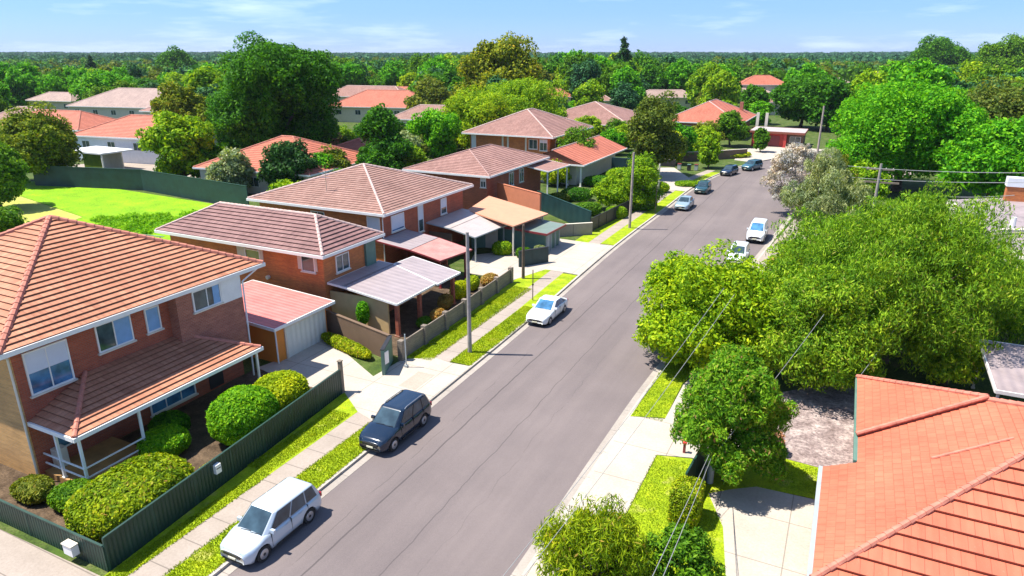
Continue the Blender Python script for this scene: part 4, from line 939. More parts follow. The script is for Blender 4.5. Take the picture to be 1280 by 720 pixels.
# ================= House 5 (dominant middle)
h=wthing('brick_house','two storey brick house with pale banded walls and wide mauve roof before the bright clump','house',(-52,115,0))
walls(h,-60.2,-45,106.6,124,-.05,5.6,'brick2'); roof(h,-61.2,-44,105.6,125,5.8,3.6,'tile4','cap2',gauge=.42,lift=.04,capr=.13)
for a,b in ((-59.9,-59.0),(-53.9,-53.6),(-52.9,-52.6),(-49.5,-49.2)): mb=MB(); mb.box(a,b,106.5,106.6,2.5,5.5); mb.build('pilaster',M['white' if a<-58 else 'cream_paint'],h)
window(h,'y',106.6,-48.8,-47.2,3.6,5.2,split=1); window(h,'y',106.6,-46.8,-45.4,3.4,5.3,blind=.3,split=1); window(h,'x',-45,109,111,3.4,5.0,split=1); window(h,'x',-45,114,117,3.4,5.2,pane='blueglass',split=2)
# ================= House 6 small front roof
h=wthing('cottage','small single storey house with salmon gable roof and white posts behind the planted garden','house',(-38,104,0))
walls(h,-44.5,-36.5,97,116,-.05,2.9,'cream'); roof(h,-45,-34.8,95.5,117,3.3,1.9,'tileRed','cap2','gable_y',gauge=.4,lift=.03,capr=.1)
mb=MB(); mb.poly([(-44.6,95.7,3.3),(-35.2,95.7,3.3),(-39.9,95.7,5.1)]); mb.poly([(-35.2,95.75,3.3),(-44.6,95.75,3.3),(-39.9,95.75,5.1)]); mb.build('gable',M['tileRed'],h)
for x in (-37.5,-35.4): post(h,x,96,0,3.1,.22,'white')
window(h,'y',97,-43.5,-41.5,.9,2.3); mb=MB(); mb.box(-40,-39,96.93,97,0,2.1); mb.build('door',M['dark'],h)
boxthing('planter_wall','dark teal boxy screen topped with flowers beside the small cottage','screen',(-33,110,0),[('panel',[(-34.5,-29.6,107.8,108.1,0,2.9)],'fencet'),('end_post',[(-29.6,-29.2,107.7,108.2,0,3.4)],'cream_paint')])
# ================= House 7, 8
h=wthing('long_house','long single storey house with wide salmon roof behind the cottage','house',(-57,160,0))
walls(h,-67,-44,148,170,-.05,3.6,'cream'); roof(h,-68,-43.2,147,171,4.0,4.0,'tile4','cap2',gauge=.45,lift=.04)
window(h,'y',148,-60,-57,1.2,2.8); window(h,'y',148,-52,-49,1.2,2.8)
h=wthing('long_house','long house with ribbed salmon roof left of the red painted house','house',(-30,175,0))
walls(h,-40,-24,166,190,-.05,3.4,'brick1b'); roof(h,-41,-22.8,165,192,3.7,4.2,'tileRed','cap2',gauge=.45,lift=.04)
window(h,'y',166,-37,-34,1.2,2.8); window(h,'x',-24,170,173,1.2,2.8); mb=MB(); mb.box(-26.4,-25.6,186,187,3.5,7.2); mb.build('chimney',M['brick1b'],h)
h=wthing('painted_house','low red painted house with flat pale roof at the road bend','house',(-14,160,0))
walls(h,-19,-12.2,157.5,165,-.05,2.8,'redbrickwall'); skillion(h,'roof','palesheet',[(-19.6,156.5,3.3),(-8.6,156.5,3.2),(-8.6,166,3.2),(-19.6,166,3.3)],.45,'tileRed')
for x in (-18.8,-12.4): post(h,x,157,0,3.0,.55,'redbrickwall','pillar')
mb=MB(); mb.box(-18,-13.5,157.42,157.5,0,2.3); mb.build('garage_door',M['maroon'],h); window(h,'y',158.5,-11.6,-9.4,1,2.2)
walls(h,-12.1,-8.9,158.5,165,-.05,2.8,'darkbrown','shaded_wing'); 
for x,y in ((-19.5,167),(-17.6,167.2)): post(h,x,y,0,6.2,.6,'cream','chimney')
wall('garden_wall','curved brown garden wall with pale coping beside the road bend',[(-31,126),(-24,131),(-17.5,138.5)],1.6,'darkbrown',.3,'cream')
wall('front_wall','low dark wall across the far driveway garden',[(-34,121),(-27,121)],1.2,'dark',.2,'cream')
# ================= far houses
for (px,py,ze,W_,D_,rot,rise,rm,wm,lab) in farhouse_spots():
    X,Y=G(px,py,ze); hh=thing('distant_house',lab,'house',(X,Y,0),0); 
    x0,x1,y0,y1=-W_/2,W_/2,0,D_
    mb=MB(); mb.box(x0+.5,x1-.5,y0+.6,y1-.6,-.5,ze-.1); mb.build('wall',M[wm],hh)
    roof(hh,x0,x1,y0,y1,ze,rise,rm,'cap2' if rm!='tileRed' else 'cap1',gauge=.5,lift=.04,capr=.14)
    n=max(2,int(W_/6))
    for k in range(n):
        a=x0+W_*(k+.5)/n; window(hh,'y',y0+.6,a-.9,a+.9,ze-2.3,ze-.9,split=1,sill=False)
        if ze>6: window(hh,'y',y0+.6,a-.9,a+.9,ze-5.2,ze-3.7,split=1,sill=False)
    hh.rotation_euler=(0,0,R(rot)+YAW)
# field fence
wall('field_fence','long dark green fence behind the bright grass field',[G(45,232),G(180,238),G(312,262)],3.0,'fencet',.12,'fencerail')
r=wthing('lean_to','white flat awning with olive curtain beside the white walled house','shelter',(-112,79,0))
# rails: thin rail before field
rr=wthing('rail','long pale horizontal rail along the near edge of the field','rail',(-52,40,0)); mb=MB(); mb.path([(*G(95,285,1.2),1.2),(*G(205,296,1.2),1.2)],.06); mb.build('rail_bar',M['fencepale'],rr)
for p in ((110,287),(150,291),(200,296)): mb=MB(); x,y=G(*p,1.2); mb.tube((x,y,0),(x,y,1.2),.05,.05,6); mb.build('rail_post',M['fencepale'],rr)
X,Y=-112,79
mb=MB(); x,y=G(123,188,3.2); rr=r; mb.box(x-5,x+5,y-3,y+3,3.1,3.35); mb.build('roof',M['whitewall'],r)
mb=MB(); mb.box(x-4.6,x+4.6,y+.8,y+1.0,0,3.1); mb.build('back_wall',M['cream'],r); mb=MB(); mb.box(x-.5,x+4.4,y-2.6,y-2.5,.3,3.0); mb.build('curtain',M['L_gold'],r)
for dx in (-4.8,4.8): post(r,x+dx,y-2.8,0,3.1,.2,'white')
mb=MB(); mb.slab([G(90,212),G(300,236),G(235,205),G(200,200),G(90,206)],-.03,.02); struct('rear_lane',mb,M['path'])

# ================= right house (bottom right)
h=wthing('tiled_house','single storey house with bright salmon tiled roof filling the lower right corner','house',(8,28,0))
T_=.46   # roof slope per metre
zl=2.7; xe=2.2; yf=37.2
P=lambda x,y,z:(x,y,z)
# left slope: eave x=2.2 (far) and x=1.0 (near, z lower)
def zp(x): return zl+(x-xe)*T_
yn=21.2; xn=.95; apx=9.6
mb=MB()
course_plane(mb,[(xe,yf,zl),(xe,28.6,zl),(apx,28.6,zp(apx)),(apx,yf-(apx-xe),zp(apx))],.34,.028)
course_plane(mb,[(xn,28.6,zp(xn)),(xn,yn,zp(xn)),(apx,yn+(apx-xn),zp(apx)),(apx,28.6,zp(apx))] if yn+(apx-xn)<28.6 else [(xn,28.6,zp(xn)),(xn,yn,zp(xn)),(xn+28.6-yn,28.6,zp(xn+28.6-yn))],.34,.028)
if yn+(apx-xn)>28.6: course_plane(mb,[(xn+28.6-yn,28.61,zp(xn+28.6-yn)),(apx,28.61,zp(apx)),(apx,yn+apx-xn,zp(apx))],.34,.028)
# back slope
course_plane(mb,[(26,yf,zl),(xe,yf,zl),(apx,yf-(apx-xe),zp(apx)),(26,yf-(apx-xe),zp(apx))],.34,.028)
ro=mb.build('roof',M['tileR'],h)
# near slope, rougher courses running down
mb=MB(); course_plane(mb,[(xn,yn,zp(xn)),(26,yn,zp(xn)),(26,yn+(apx-xn),zp(apx)),(apx,yn+(apx-xn),zp(apx))],.62,.11); sub(mb.build('near_slope',M['tileR'],h),ro)
mb=MB(); mb.poly([(apx,yn+apx-xn,zp(apx)),(26,yn+apx-xn,zp(apx)),(26,yf-(apx-xe),zp(apx)),(apx,yf-(apx-xe),zp(apx))]); sub(mb.build('upper_deck',M['tileR'],h),ro)
mb=MB(); caps(mb,(xe,yf,zl+.04),(apx,yf-(apx-xe),zp(apx)+.05),.12,.34); caps(mb,(xn,yn,zp(xn)+.05),(apx,yn+(apx-xn),zp(apx)+.05),.12,.34); sub(mb.build('ridge_cap',M['cap1'],h),ro)
mb=MB(); mb.beam((xe-.07,28.7,zl-.04),(xe-.07,yf+.1,zl-.04),.16,.16); sub(mb.build('gutter',M['fencepale'],h),ro)
mb=MB(); mb.beam((xn-.08,yn-.1,zp(xn)-.04),(xn-.08,28.6,zp(xn)-.04),.16,.16); mb.box(xn-.1,26,yn-.2,yn-.02,zp(xn)-.14,zp(xn)+.01); sub(mb.build('gutter',M['grey_paint'],h),ro)
def onroof(x,y,z=.05): return Vector((x,y,zp(x)+z))
def roofpt(px,py):
    d=ray(px,py); # intersect plane z = zl+(x-xe)*T_
    t=(CH-(zl-xe*T_))/(d.x*T_-d.z); return Vector((d.x*t,d.y*t,CH+d.z*t))
up=Vector((0,0,.09))
B_=roofpt(1077,546); C_=roofpt(1237,503); A_=Vector((xe,yf,zl)); B_.x=xe; B_.z=zl; hx=(C_.x-xe); C_=Vector((xe+hx,yf-hx,zp(xe+hx)))
ns=Vector((-T_,0,1)).normalized()*.15
mb=MB(); course_plane(mb,[A_+ns,B_+ns,C_+ns],.34,.028); 
for p,q in ((A_,B_),(B_,C_),(C_,A_)): mb.poly([p+ns*1.02,q+ns*1.02,q-ns*.1,p-ns*.1])
sub(mb.build('stepped_section',M['tileR'],h),ro)
mb=MB(); caps(mb,B_+ns*1.3,C_+ns*1.3,.10,.34); sub(mb.build('ridge_cap',M['cap1'],h),ro)
mb=MB(); caps(mb,C_+ns*1.3,A_+ns*1.3,.11,.34); sub(mb.build('ridge_cap',M['cap1'],h),ro)
mb=MB(); caps(mb,roofpt(1164,574)+up*.5,roofpt(1266,549)+up*.5,.06,.4); sub(mb.build('roof_flashing',M['cap1'],h),ro)
walls(h,2.7,25,28.5,36.6,-.05,2.6,'brick1b'); walls(h,1.5,25,22,28.49,-.05,2.0,'brick1b','near_wall')
window(h,'y',22,3,5,.6,1.7)
# grey flat roof house on the right
h=wthing('flat_roof_house','low building with wide grey sheet roof at the right edge beyond the trees','building',(20,72,0))
a=[(*G(1183,250,4.4),4.4),(*G(1300,246,4.6),4.6),(*G(1330,345,4.4),4.4),(*G(1235,300,4.2),4.2)]
skillion(h,'roof','greyroof',a,.3,'cream_paint')
xs=[p[0] for p in a];ys=[p[1] for p in a]; mb=MB(); cx=sum(xs)/4;cy=sum(ys)/4; mb.slab([(cx+(p[0]-cx)*.93,cy+(p[1]-cy)*.93) for p in a],-.05,4.05); mb.build('wall',M['cream'],h)
mb=MB(); a=(*G(1188,258,4.5),4.7);b=(*G(1208,280,4.5),4.65); mb.beam(a,b,.8,.3); mb.beam(b,(*G(1230,284,4.5),4.65),.7,.3); mb.beam((*G(1250,290,4.5),4.65),(*G(1290,290,4.5),4.65),.5,.2); mb.build('parapet',M['cream'],h)
x,y=G(1265,284,4.5); mb=MB(); mb.tube((x,y,4.4),(x,y,5.4),.25,.2,10); mb.build('roof_vent',M['white'],h)
x,y=G(1272,250,4.6); mb=MB(); mb.box(x-1.2,x+1.2,y-.5,y+.5,4.3,6.0); c=mb.build('chimney',M['brick2'],h); mb=MB(); mb.box(x-1.3,x+1.3,y-.6,y+.6,6.0,6.9); sub(mb.build('chimney_cap',M['whitewall'],h),c)
# lower grey roof seen between trees right of salmon roof
g=wthing('carport','grey roofed carport behind the salmon tiled roof at the right edge','carport',(14,42,0)); x,y=G(1268,475,2.8)
skillion(g,'roof','greyroof',[(x-1.0,y-1.5,2.7),(x+7,y-1.5,2.7),(x+7,y+5,3.0),(x-1.0,y+5,3.0)],.2,'white')
for dx,dy in ((-.8,-1.2),(-.8,4.6),(6,-1.2)): post(g,x+dx,y+dy,0,2.65,.12)
# fence, hedge and boom on the right lawn
picket('sheet_fence','dark green sheet fence between the right lawn and the footpath',[(-4.35,26.3),(-4.1,29.9)],1.6,'fenceg','fencerail',1.8,pw=.07,ph=.02)
r=wthing('pole_sleeve','pale grey upright pipe sleeve beside the right hand fence','pipe',(-3.6,28.4,0)); mb=MB(); mb.tube((-3.62,28.5,0),(-3.62,28.5,2.0),.16,.16,12); mb.build('pipe_body',M['grey_paint'],r); mb=MB(); mb.tube((-3.62,28.5,2.0),(-3.62,28.5,2.06),.19,.19,12); mb.build('pipe_cap',M['white'],r)
r=wthing('garden_rail','thin grey rail spanning the shaded lawn under the small tree','rail',(-2,29.5,0)); a=(*G(882,584,.9),.9); b=(*G(950,563,.9),.9); mb=MB(); mb.tube(a,b,.04,.04,8); mb.build('rail_bar',M['grey_paint'],r)
mb=MB(); mb.tube((b[0],b[1],0),b,.035,.035,8); mb.tube((a[0],a[1],0),a,.035,.035,8); mb.build('rail_post',M['grey_paint'],r)
x,y=G(968,566); r=wthing('flower_pot','dark pot with red flowers beside the gravel yard','pot',(x,y,0)); mb=MB(); mb.tube((x,y,0),(x,y,.5),.32,.42,14); mb.build('pot',M['dark'],r)
me=leaves('red_flowers',[(0,0,.85,.45,.45,.4)],900,.07,M['L_coral'],3,.6,clumps=10); o=bpy.data.objects.new('red_flowers',me); sc.collection.objects.link(o); o.parent=r
x,y=G(855,566); boxthing('valve_marker','small dark red marker on the path beside the right fence','marker',(x,y,0),[('stake',[(x-.06,x+.06,y-.06,y+.06,0,.55)],'maroon'),('marker_cap',[(x-.1,x+.1,y-.1,y+.1,.55,.62)],'redflower')])

# ------------------------------------------------------------------ hedges and bushes
def hedge(name,label,x0,x1,y0,y1,h0,leaf,n,size,seed,rz=0,cat='hedge',rnd=.35,asp=.5,z0=.0):
    rg=np.random.default_rng(seed); cx,cy=(x0+x1)/2,(y0+y1)/2; root=thing(name,label,cat,(cx,cy,0),rz)
    a,b,c=(x1-x0)/2,(y1-y0)/2,(h0-z0)/2
    d=rg.normal(size=(n*2,3)); d/=np.linalg.norm(d,axis=1)[:,None]; pw=2/rnd
    q=d/((np.abs(d)**pw).sum(1)**(1/pw))[:,None]
    nn=np.sin(q[:,0]*a*3.1+seed)*np.sin(q[:,1]*b*2.7)*np.cos(q[:,2]*c*3)
    pos=q*np.array([a,b,c])*(1+.06*nn*min(1,1/a)+rg.uniform(-.12,.03,len(q)))[:,None]; pos[:,2]+=c+z0; pos=pos[pos[:,2]>z0][:n]; d=d[:len(q)][:len(pos)]; n=len(pos)
    dn=(pos-np.array([0,0,c+z0]))/np.array([a,b,c]); dn/=np.linalg.norm(dn,axis=1)[:,None]
    nor=dn*.7+rg.normal(size=(n,3))*.5; nor[:,2]+=.2; nor/=np.linalg.norm(nor,axis=1)[:,None]; t=np.cross(nor,rg.normal(size=(n,3))); t/=np.linalg.norm(t,axis=1)[:,None]; bb=np.cross(nor,t)
    L_=size*rg.uniform(.6,1.4,n)[:,None]; v=np.stack([pos-t*L_,pos+bb*L_*asp,pos+t*L_,pos-bb*L_*asp],1).reshape(-1,3).astype(np.float32)
    me=bpy.data.meshes.new('foliage'); me.vertices.add(4*n); me.vertices.foreach_set('co',v.ravel()); me.loops.add(4*n); me.loops.foreach_set('vertex_index',np.arange(4*n,dtype=np.int32)); me.polygons.add(n); me.polygons.foreach_set('loop_start',np.arange(0,4*n,4,dtype=np.int32)); me.update(calc_edges=True); me.materials.append(M[leaf])
    o=bpy.data.objects.new('foliage',me); sc.collection.objects.link(o); o.parent=root
    mb=MB(); rg2=random.Random(seed)
    for k in range(7):
        ang=k*.9; mb.tube((0,0,0),(a*.6*math.cos(ang),b*.6*math.sin(ang),c*1.5),.05,.02,5)
    mb.build('stem',M['bark'],root); return root
hedge('clipped_hedge','large clipped yellow green hedge behind the corner of the green fence',-27.3,-23.9,12.8,17.6,1.95,'L_hedge',26000,.085,1,rz=R(4),rnd=.62)
hedge('round_bush','large rounded green bush behind the green fence',-27.6,-24.6,20.2,23.6,2.7,'L_ball',20000,.085,2,cat='bush',rnd=.85)
hedge('round_bush','rounded lime bush beside the larger green bush near the driveway',-27.7,-25.0,23.1,26.3,2.3,'L_lime',15000,.085,3,cat='bush',rnd=.85)
hedge('round_bush','small dark green bush below the ground floor window',-29.7,-27.5,17.9,20.2,1.3,'L_ball',8000,.08,4,cat='bush',rnd=.85)
hedge('round_bush','shaded small bush behind the small dark green bush',-30.8,-29.0,19.5,21.3,1.2,'L_deep',6000,.08,5,cat='bush',rnd=.85)
hedge('ground_shrub','low lime grass clump along the middle of the green fence',-25.6,-24.4,17.9,20.8,.45,'L_lime',5000,.08,6,cat='shrub',rnd=.8)
hedge('ground_shrub','dark leafy shrub before the verandah posts',-29.6,-27.4,13.6,15.4,1.0,'L_mid',6500,.09,7,cat='shrub',rnd=.9)
hedge('ground_shrub','mixed low shrub at the corner of the tan wall',-31.8,-29.8,13.3,14.7,.9,'L_olive',4500,.09,8,cat='shrub',rnd=.9)
hedge('driveway_shrub','row of low yellow green plants along the brown wall',-31.2,-26.0,32.6,33.5,.75,'L_hedge',7000,.10,9,rz=R(-15),cat='shrub',rnd=.8)
hedge('box_hedge','square clipped pale green hedge on the right lawn',-4.75,-3.45,24.7,26.1,1.75,'L_hedge',9000,.06,10,cat='hedge',rnd=.3)
hedge('wall_plant','glossy green plant against the yellow wall of the shelter',-29.9,-29.0,35.8,36.5,2.3,'L_emerald',2500,.11,11,cat='plant',rnd=.9,z0=.7)
for i,(px,py,w_,h_,lf,lb) in enumerate([(575,372,22,1.4,'L_lime','lime plant behind the stone front fence'),(557,385,18,1.1,'L_orange','yellow and orange flowering plant beside the mauve shelter'),(590,362,18,1.2,'L_lime','second lime plant nearer the street lamp in the stone fence garden'),
      (548,402,18,1.0,'L_orange','orange brown plant at the foot of the shelter posts'),(612,355,20,.9,'L_orange','dry orange plant along the top of the stone fence'),(556,352,16,1.5,'L_coral','red flowering bush beneath the shelter eave'),(530,408,16,.7,'L_mid','small dark plant beside the shelter post')]):
    x,y=G(px,py); s=w_/FPX*math.hypot(x,y); hedge('garden_plant',lb,x-s/2,x+s/2,y-s*.7,y+s*.7,h_,lf,2500,.09,20+i,cat='plant',rnd=.9)
for i,(px,py,w_,h_,lf,lb) in enumerate([(628,318,26,1.3,'L_bright','bright climbing plant against the pale green shed wall'),(655,322,20,1.0,'L_mid','small plant beside the tall pole at the shed'),(675,318,16,.9,'L_silver','pale plant before the shed posts'),
      (720,250,40,1.6,'L_deep','dark shrub behind the teal fence near the cottage posts'),(775,188,26,4.2,'L_orange','flowers spilling over the top of the teal screen'),(780,228,44,2.2,'L_bright','leafy hedge right of the cottage'),(745,168,50,2.6,'L_bright','long hedge below the wide salmon roof'),(700,172,30,2.4,'L_hedge','pale hedge beside the wide mauve roof'),
      (870,168,50,2.4,'L_hedge','long yellow hedge under the ribbed salmon roof'),(905,195,60,1.0,'L_hedge','low hedge behind the curved garden wall'),(860,232,30,.6,'L_bright','small planted bed at the far driveway'),(800,205,30,2.4,'L_dark','dark hedge under the pale trunked tree')  ,(735,268,34,1.5,'L_mid','mid green shrub just behind the teal fence'),(770,272,26,1.4,'L_bright','bright shrub at the street corner of the teal fence'),(800,262,40,1.8,'L_mid','shrub row along the black slatted fence'),
      (700,252,26,1.2,'L_olive','olive shrub at the back of the teal fence'),(750,232,40,1.4,'L_deep','dark shrub under the white posts of the cottage'),(820,240,30,1.4,'L_bright','bright shrub by the pale post pole'),
      (590,212,30,2.0,'L_deep','dark shrub between the mauve roofed houses'),(560,258,20,2.6,'L_mid','tree like shrub between the two large brick houses')]):
    x,y=G(px,py); s=w_/FPX*math.hypot(x,y); hedge('garden_plant',lb,x-s/2,x+s/2,y-s*.35,y+s*.35,h_,lf,3500,.2 if y>90 else .12,40+i,cat='plant',rnd=.8,rz=YAW)
# tall weeds in the field
pts_=[]
rg=random.Random(5)
lo=[]
for _ in range(230):
    px=rg.uniform(120,330); py=rg.uniform(270,292)- (px-190)*.05
    x,y=G(px,py); lo.append((x,y,.1,rg.uniform(.5,1.3),rg.uniform(.5,1.3),rg.uniform(.12,.32)))
me=leaves('tall_weeds',lo,26000,.15,M['L_weed'],8,.35,clumps=6,crad=.5,low=0); o=bpy.data.objects.new('tall_weeds',me); sc.collection.objects.link(o); tag(o,'tall bright weeds growing over the grass field','weeds',kind='stuff')
# short grass blades along verge edges near the camera
def tufts(name,label,areas,n,size,mat,seed):
    rg=np.random.default_rng(seed); A=np.array([(b-a)*(d-c) for a,b,c,d in areas]); idx=rg.choice(len(areas),n,p=A/A.sum()); ar=np.array(areas)[idx]
    x=ar[:,0]+(ar[:,1]-ar[:,0])*rg.random(n); y=ar[:,2]+(ar[:,3]-ar[:,2])*rg.random(n); a=rg.random(n)*6.28; s=size*rg.uniform(.5,1.4,n); dx=np.cos(a)*s*.3; dy=np.sin(a)*s*.3; lx=rg.normal(size=n)*s*.4; ly=rg.normal(size=n)*s*.4
    z=np.full(n,.015); v=np.stack([np.stack([x-dx,y-dy,z],1),np.stack([x+dx,y+dy,z],1),np.stack([x+lx,y+ly,z+s],1)],1).reshape(-1,3).astype(np.float32)
    me=bpy.data.meshes.new(name); me.vertices.add(3*n); me.vertices.foreach_set('co',v.ravel()); me.loops.add(3*n); me.loops.foreach_set('vertex_index',np.arange(3*n,dtype=np.int32)); me.polygons.add(n); me.polygons.foreach_set('loop_start',np.arange(0,3*n,3,dtype=np.int32)); me.update(calc_edges=True); me.materials.append(mat)
    o=bpy.data.objects.new(name,me); sc.collection.objects.link(o); tag(o,label,'grass',kind='stuff')
M['L_grass']=leafmat('grass_blades',(.16,.25,.008),(.25,.35,.010),(.34,.42,.015),.3)
tufts('verge_blades','short grass blades on the left verges beside the footpath',[(-21.34,-19.76,9,26),(-21.38,-19.8,34.6,46),(-23.3,-22.5,11,20),(-24.1,-22.7,20,26.2),(-24.2,-22.5,34,50)],60000,.07,M['L_grass'],1)
tufts('lawn_blades','short grass blades on the right lawn and verge',[(-6.5,-4.5,19,29.6),(-4.5,-2.6,18,26),(-8.7,-7.0,33,45),(-1.2,1.0,29.6,31.9)],30000,.06,M['L_grass'],2)

# ------------------------------------------------------------------ poles and wires
def pole(label,x,y,h0,r=.13,arm=None,lamp=False,mat='polew',group=None):
    p=wthing('street_pole',label,'pole',(x,y,0),group); mb=MB(); mb.tube((x,y,-.1),(x,y,h0),r,r*.72,12); mb.build('shaft',M[mat],p)
    if arm:
        mb=MB(); mb.box(x-arm,x+arm,y-.06,y+.06,h0-.75,h0-.6); mb.build('crossarm',M['wood'],p)
        for k in (-.9,-.4,.4,.9): mb=MB(); mb.tube((x+k*arm,y,h0-.6),(x+k*arm,y,h0-.42),.05,.035,8); mb.build('insulator',M['cream_paint'],p)
    if lamp: mb=MB(); mb.tube((x,y,h0-.3),(x+1.3,y,h0),.035,.03,6); mb.build('lamp_arm',M['grey_paint'],p); mb=MB(); mb.box(x+1.2,x+1.8,y-.12,y+.12,h0-.06,h0+.06); mb.build('lamp_head',M['grey_paint'],p)
    return p
pole('tall grey timber pole on the verge by the near driveway',-20.9,36.4,8.3,.15)
pole('slim timber pole beside the middle driveway',-24.4,52.3,4.9,.15,mat='bark'); 
pole('tall slim grey pole on the verge beside the teal fence',-21.3,74.4,8.6,.16,mat='barkpale')
pole('pale fence side post pole near the lime tree',-22.5,91.4,4.9,.15,mat='cream_paint')
pole('pale far pole near the red painted house',-5.5,150,9.2,.22,mat='barkpale')
x,y=G(560,470); boxthing('sign_post','thin grey street sign post at the end of the stone fence','sign post',(-23.4,32.6,0),[('post',[(-23.43,-23.37,32.57,32.63,0,2.3)],'grey_paint'),('base',[(-23.5,-23.3,32.5,32.7,0,.18)],'grey_paint')])
boxthing('sapling_stake','thin stake on the verge beside the silver car','stake',(-20.6,83,0),[('stake',[(-20.64,-20.56,82.96,83.04,0,3.4)],'bark'),('tie',[(-20.68,-20.52,82.92,83.08,1.6,1.7)],'dark')])
boxthing('sapling_stake','thin sapling stake on the verge near the white hatchback','stake',(-21.3,47.5,0),[('stake',[(-21.33,-21.27,47.47,47.53,0,2.6)],'bark'),('tie',[(-21.36,-21.24,47.44,47.56,1.3,1.4)],'dark')])
x,y,hp,_=SZ(1090,272,204,5); pr=pole('power pole with crossarms behind the green trees on the right',x,y,hp,.2,arm=1.5,mat='polew')
mb=MB(); mb.box(x-2.2,x+2.2,y-.07,y+.07,hp-2.3,hp-2.1); mb.build('crossarm',M['wood'],pr)
def wire(label,a,b,sag=.5,r=.02):
    a=Vector(a);b=Vector(b); o=wthing('power_line',label,'cable',tuple((a+b)/2)); mb=MB(); pts=[]
    for k in range(17):
        t=k/16; p=a.lerp(b,t); p.z-=sag*4*t*(1-t); pts.append(p)
    mb.path(pts,r,5); mb.build('cable',M['wire'],o)
def at(px,py,Y_):   # point on the ray at world y
    d=ray(px,py); t=Y_/d.y; return (d.x*t,Y_,CH+d.z*t)
for i,(y1,y2,lb) in enumerate(((207,216,'highest power cable crossing to the right before the emerald tree'),(221,228,'middle power cable crossing to the right before the emerald tree'),(243,244,'lowest power cable ending at the brick chimney'))):
    wire(lb,at(1056 if i<2 else 1154,y1,y),at(1300 if i<2 else 1268,y2,y-18),.25,.03)
wire('left one of two service cables over the small verge on the right',at(585,775,13),at(905,360,33),.2,.011)
wire('right one of two service cables over the small verge on the right',at(612,775,13.5),at(918,368,33),.2,.011)
wire('service cable crossing the drooping tree on the right',at(900,560,27),at(1030,393,31),.1,.010)
wire('service cable above the salmon roof among the leaves',at(1075,470,37),at(1150,366,44),.1,.012)
wire('near cable passing over the bottom shrub',at(792,770,12),(-3.62,28.5,2.06),.05,.012)
wire('second near cable passing over the bottom shrub',at(808,770,12.2),(-3.55,28.5,1.9),.12,.012)

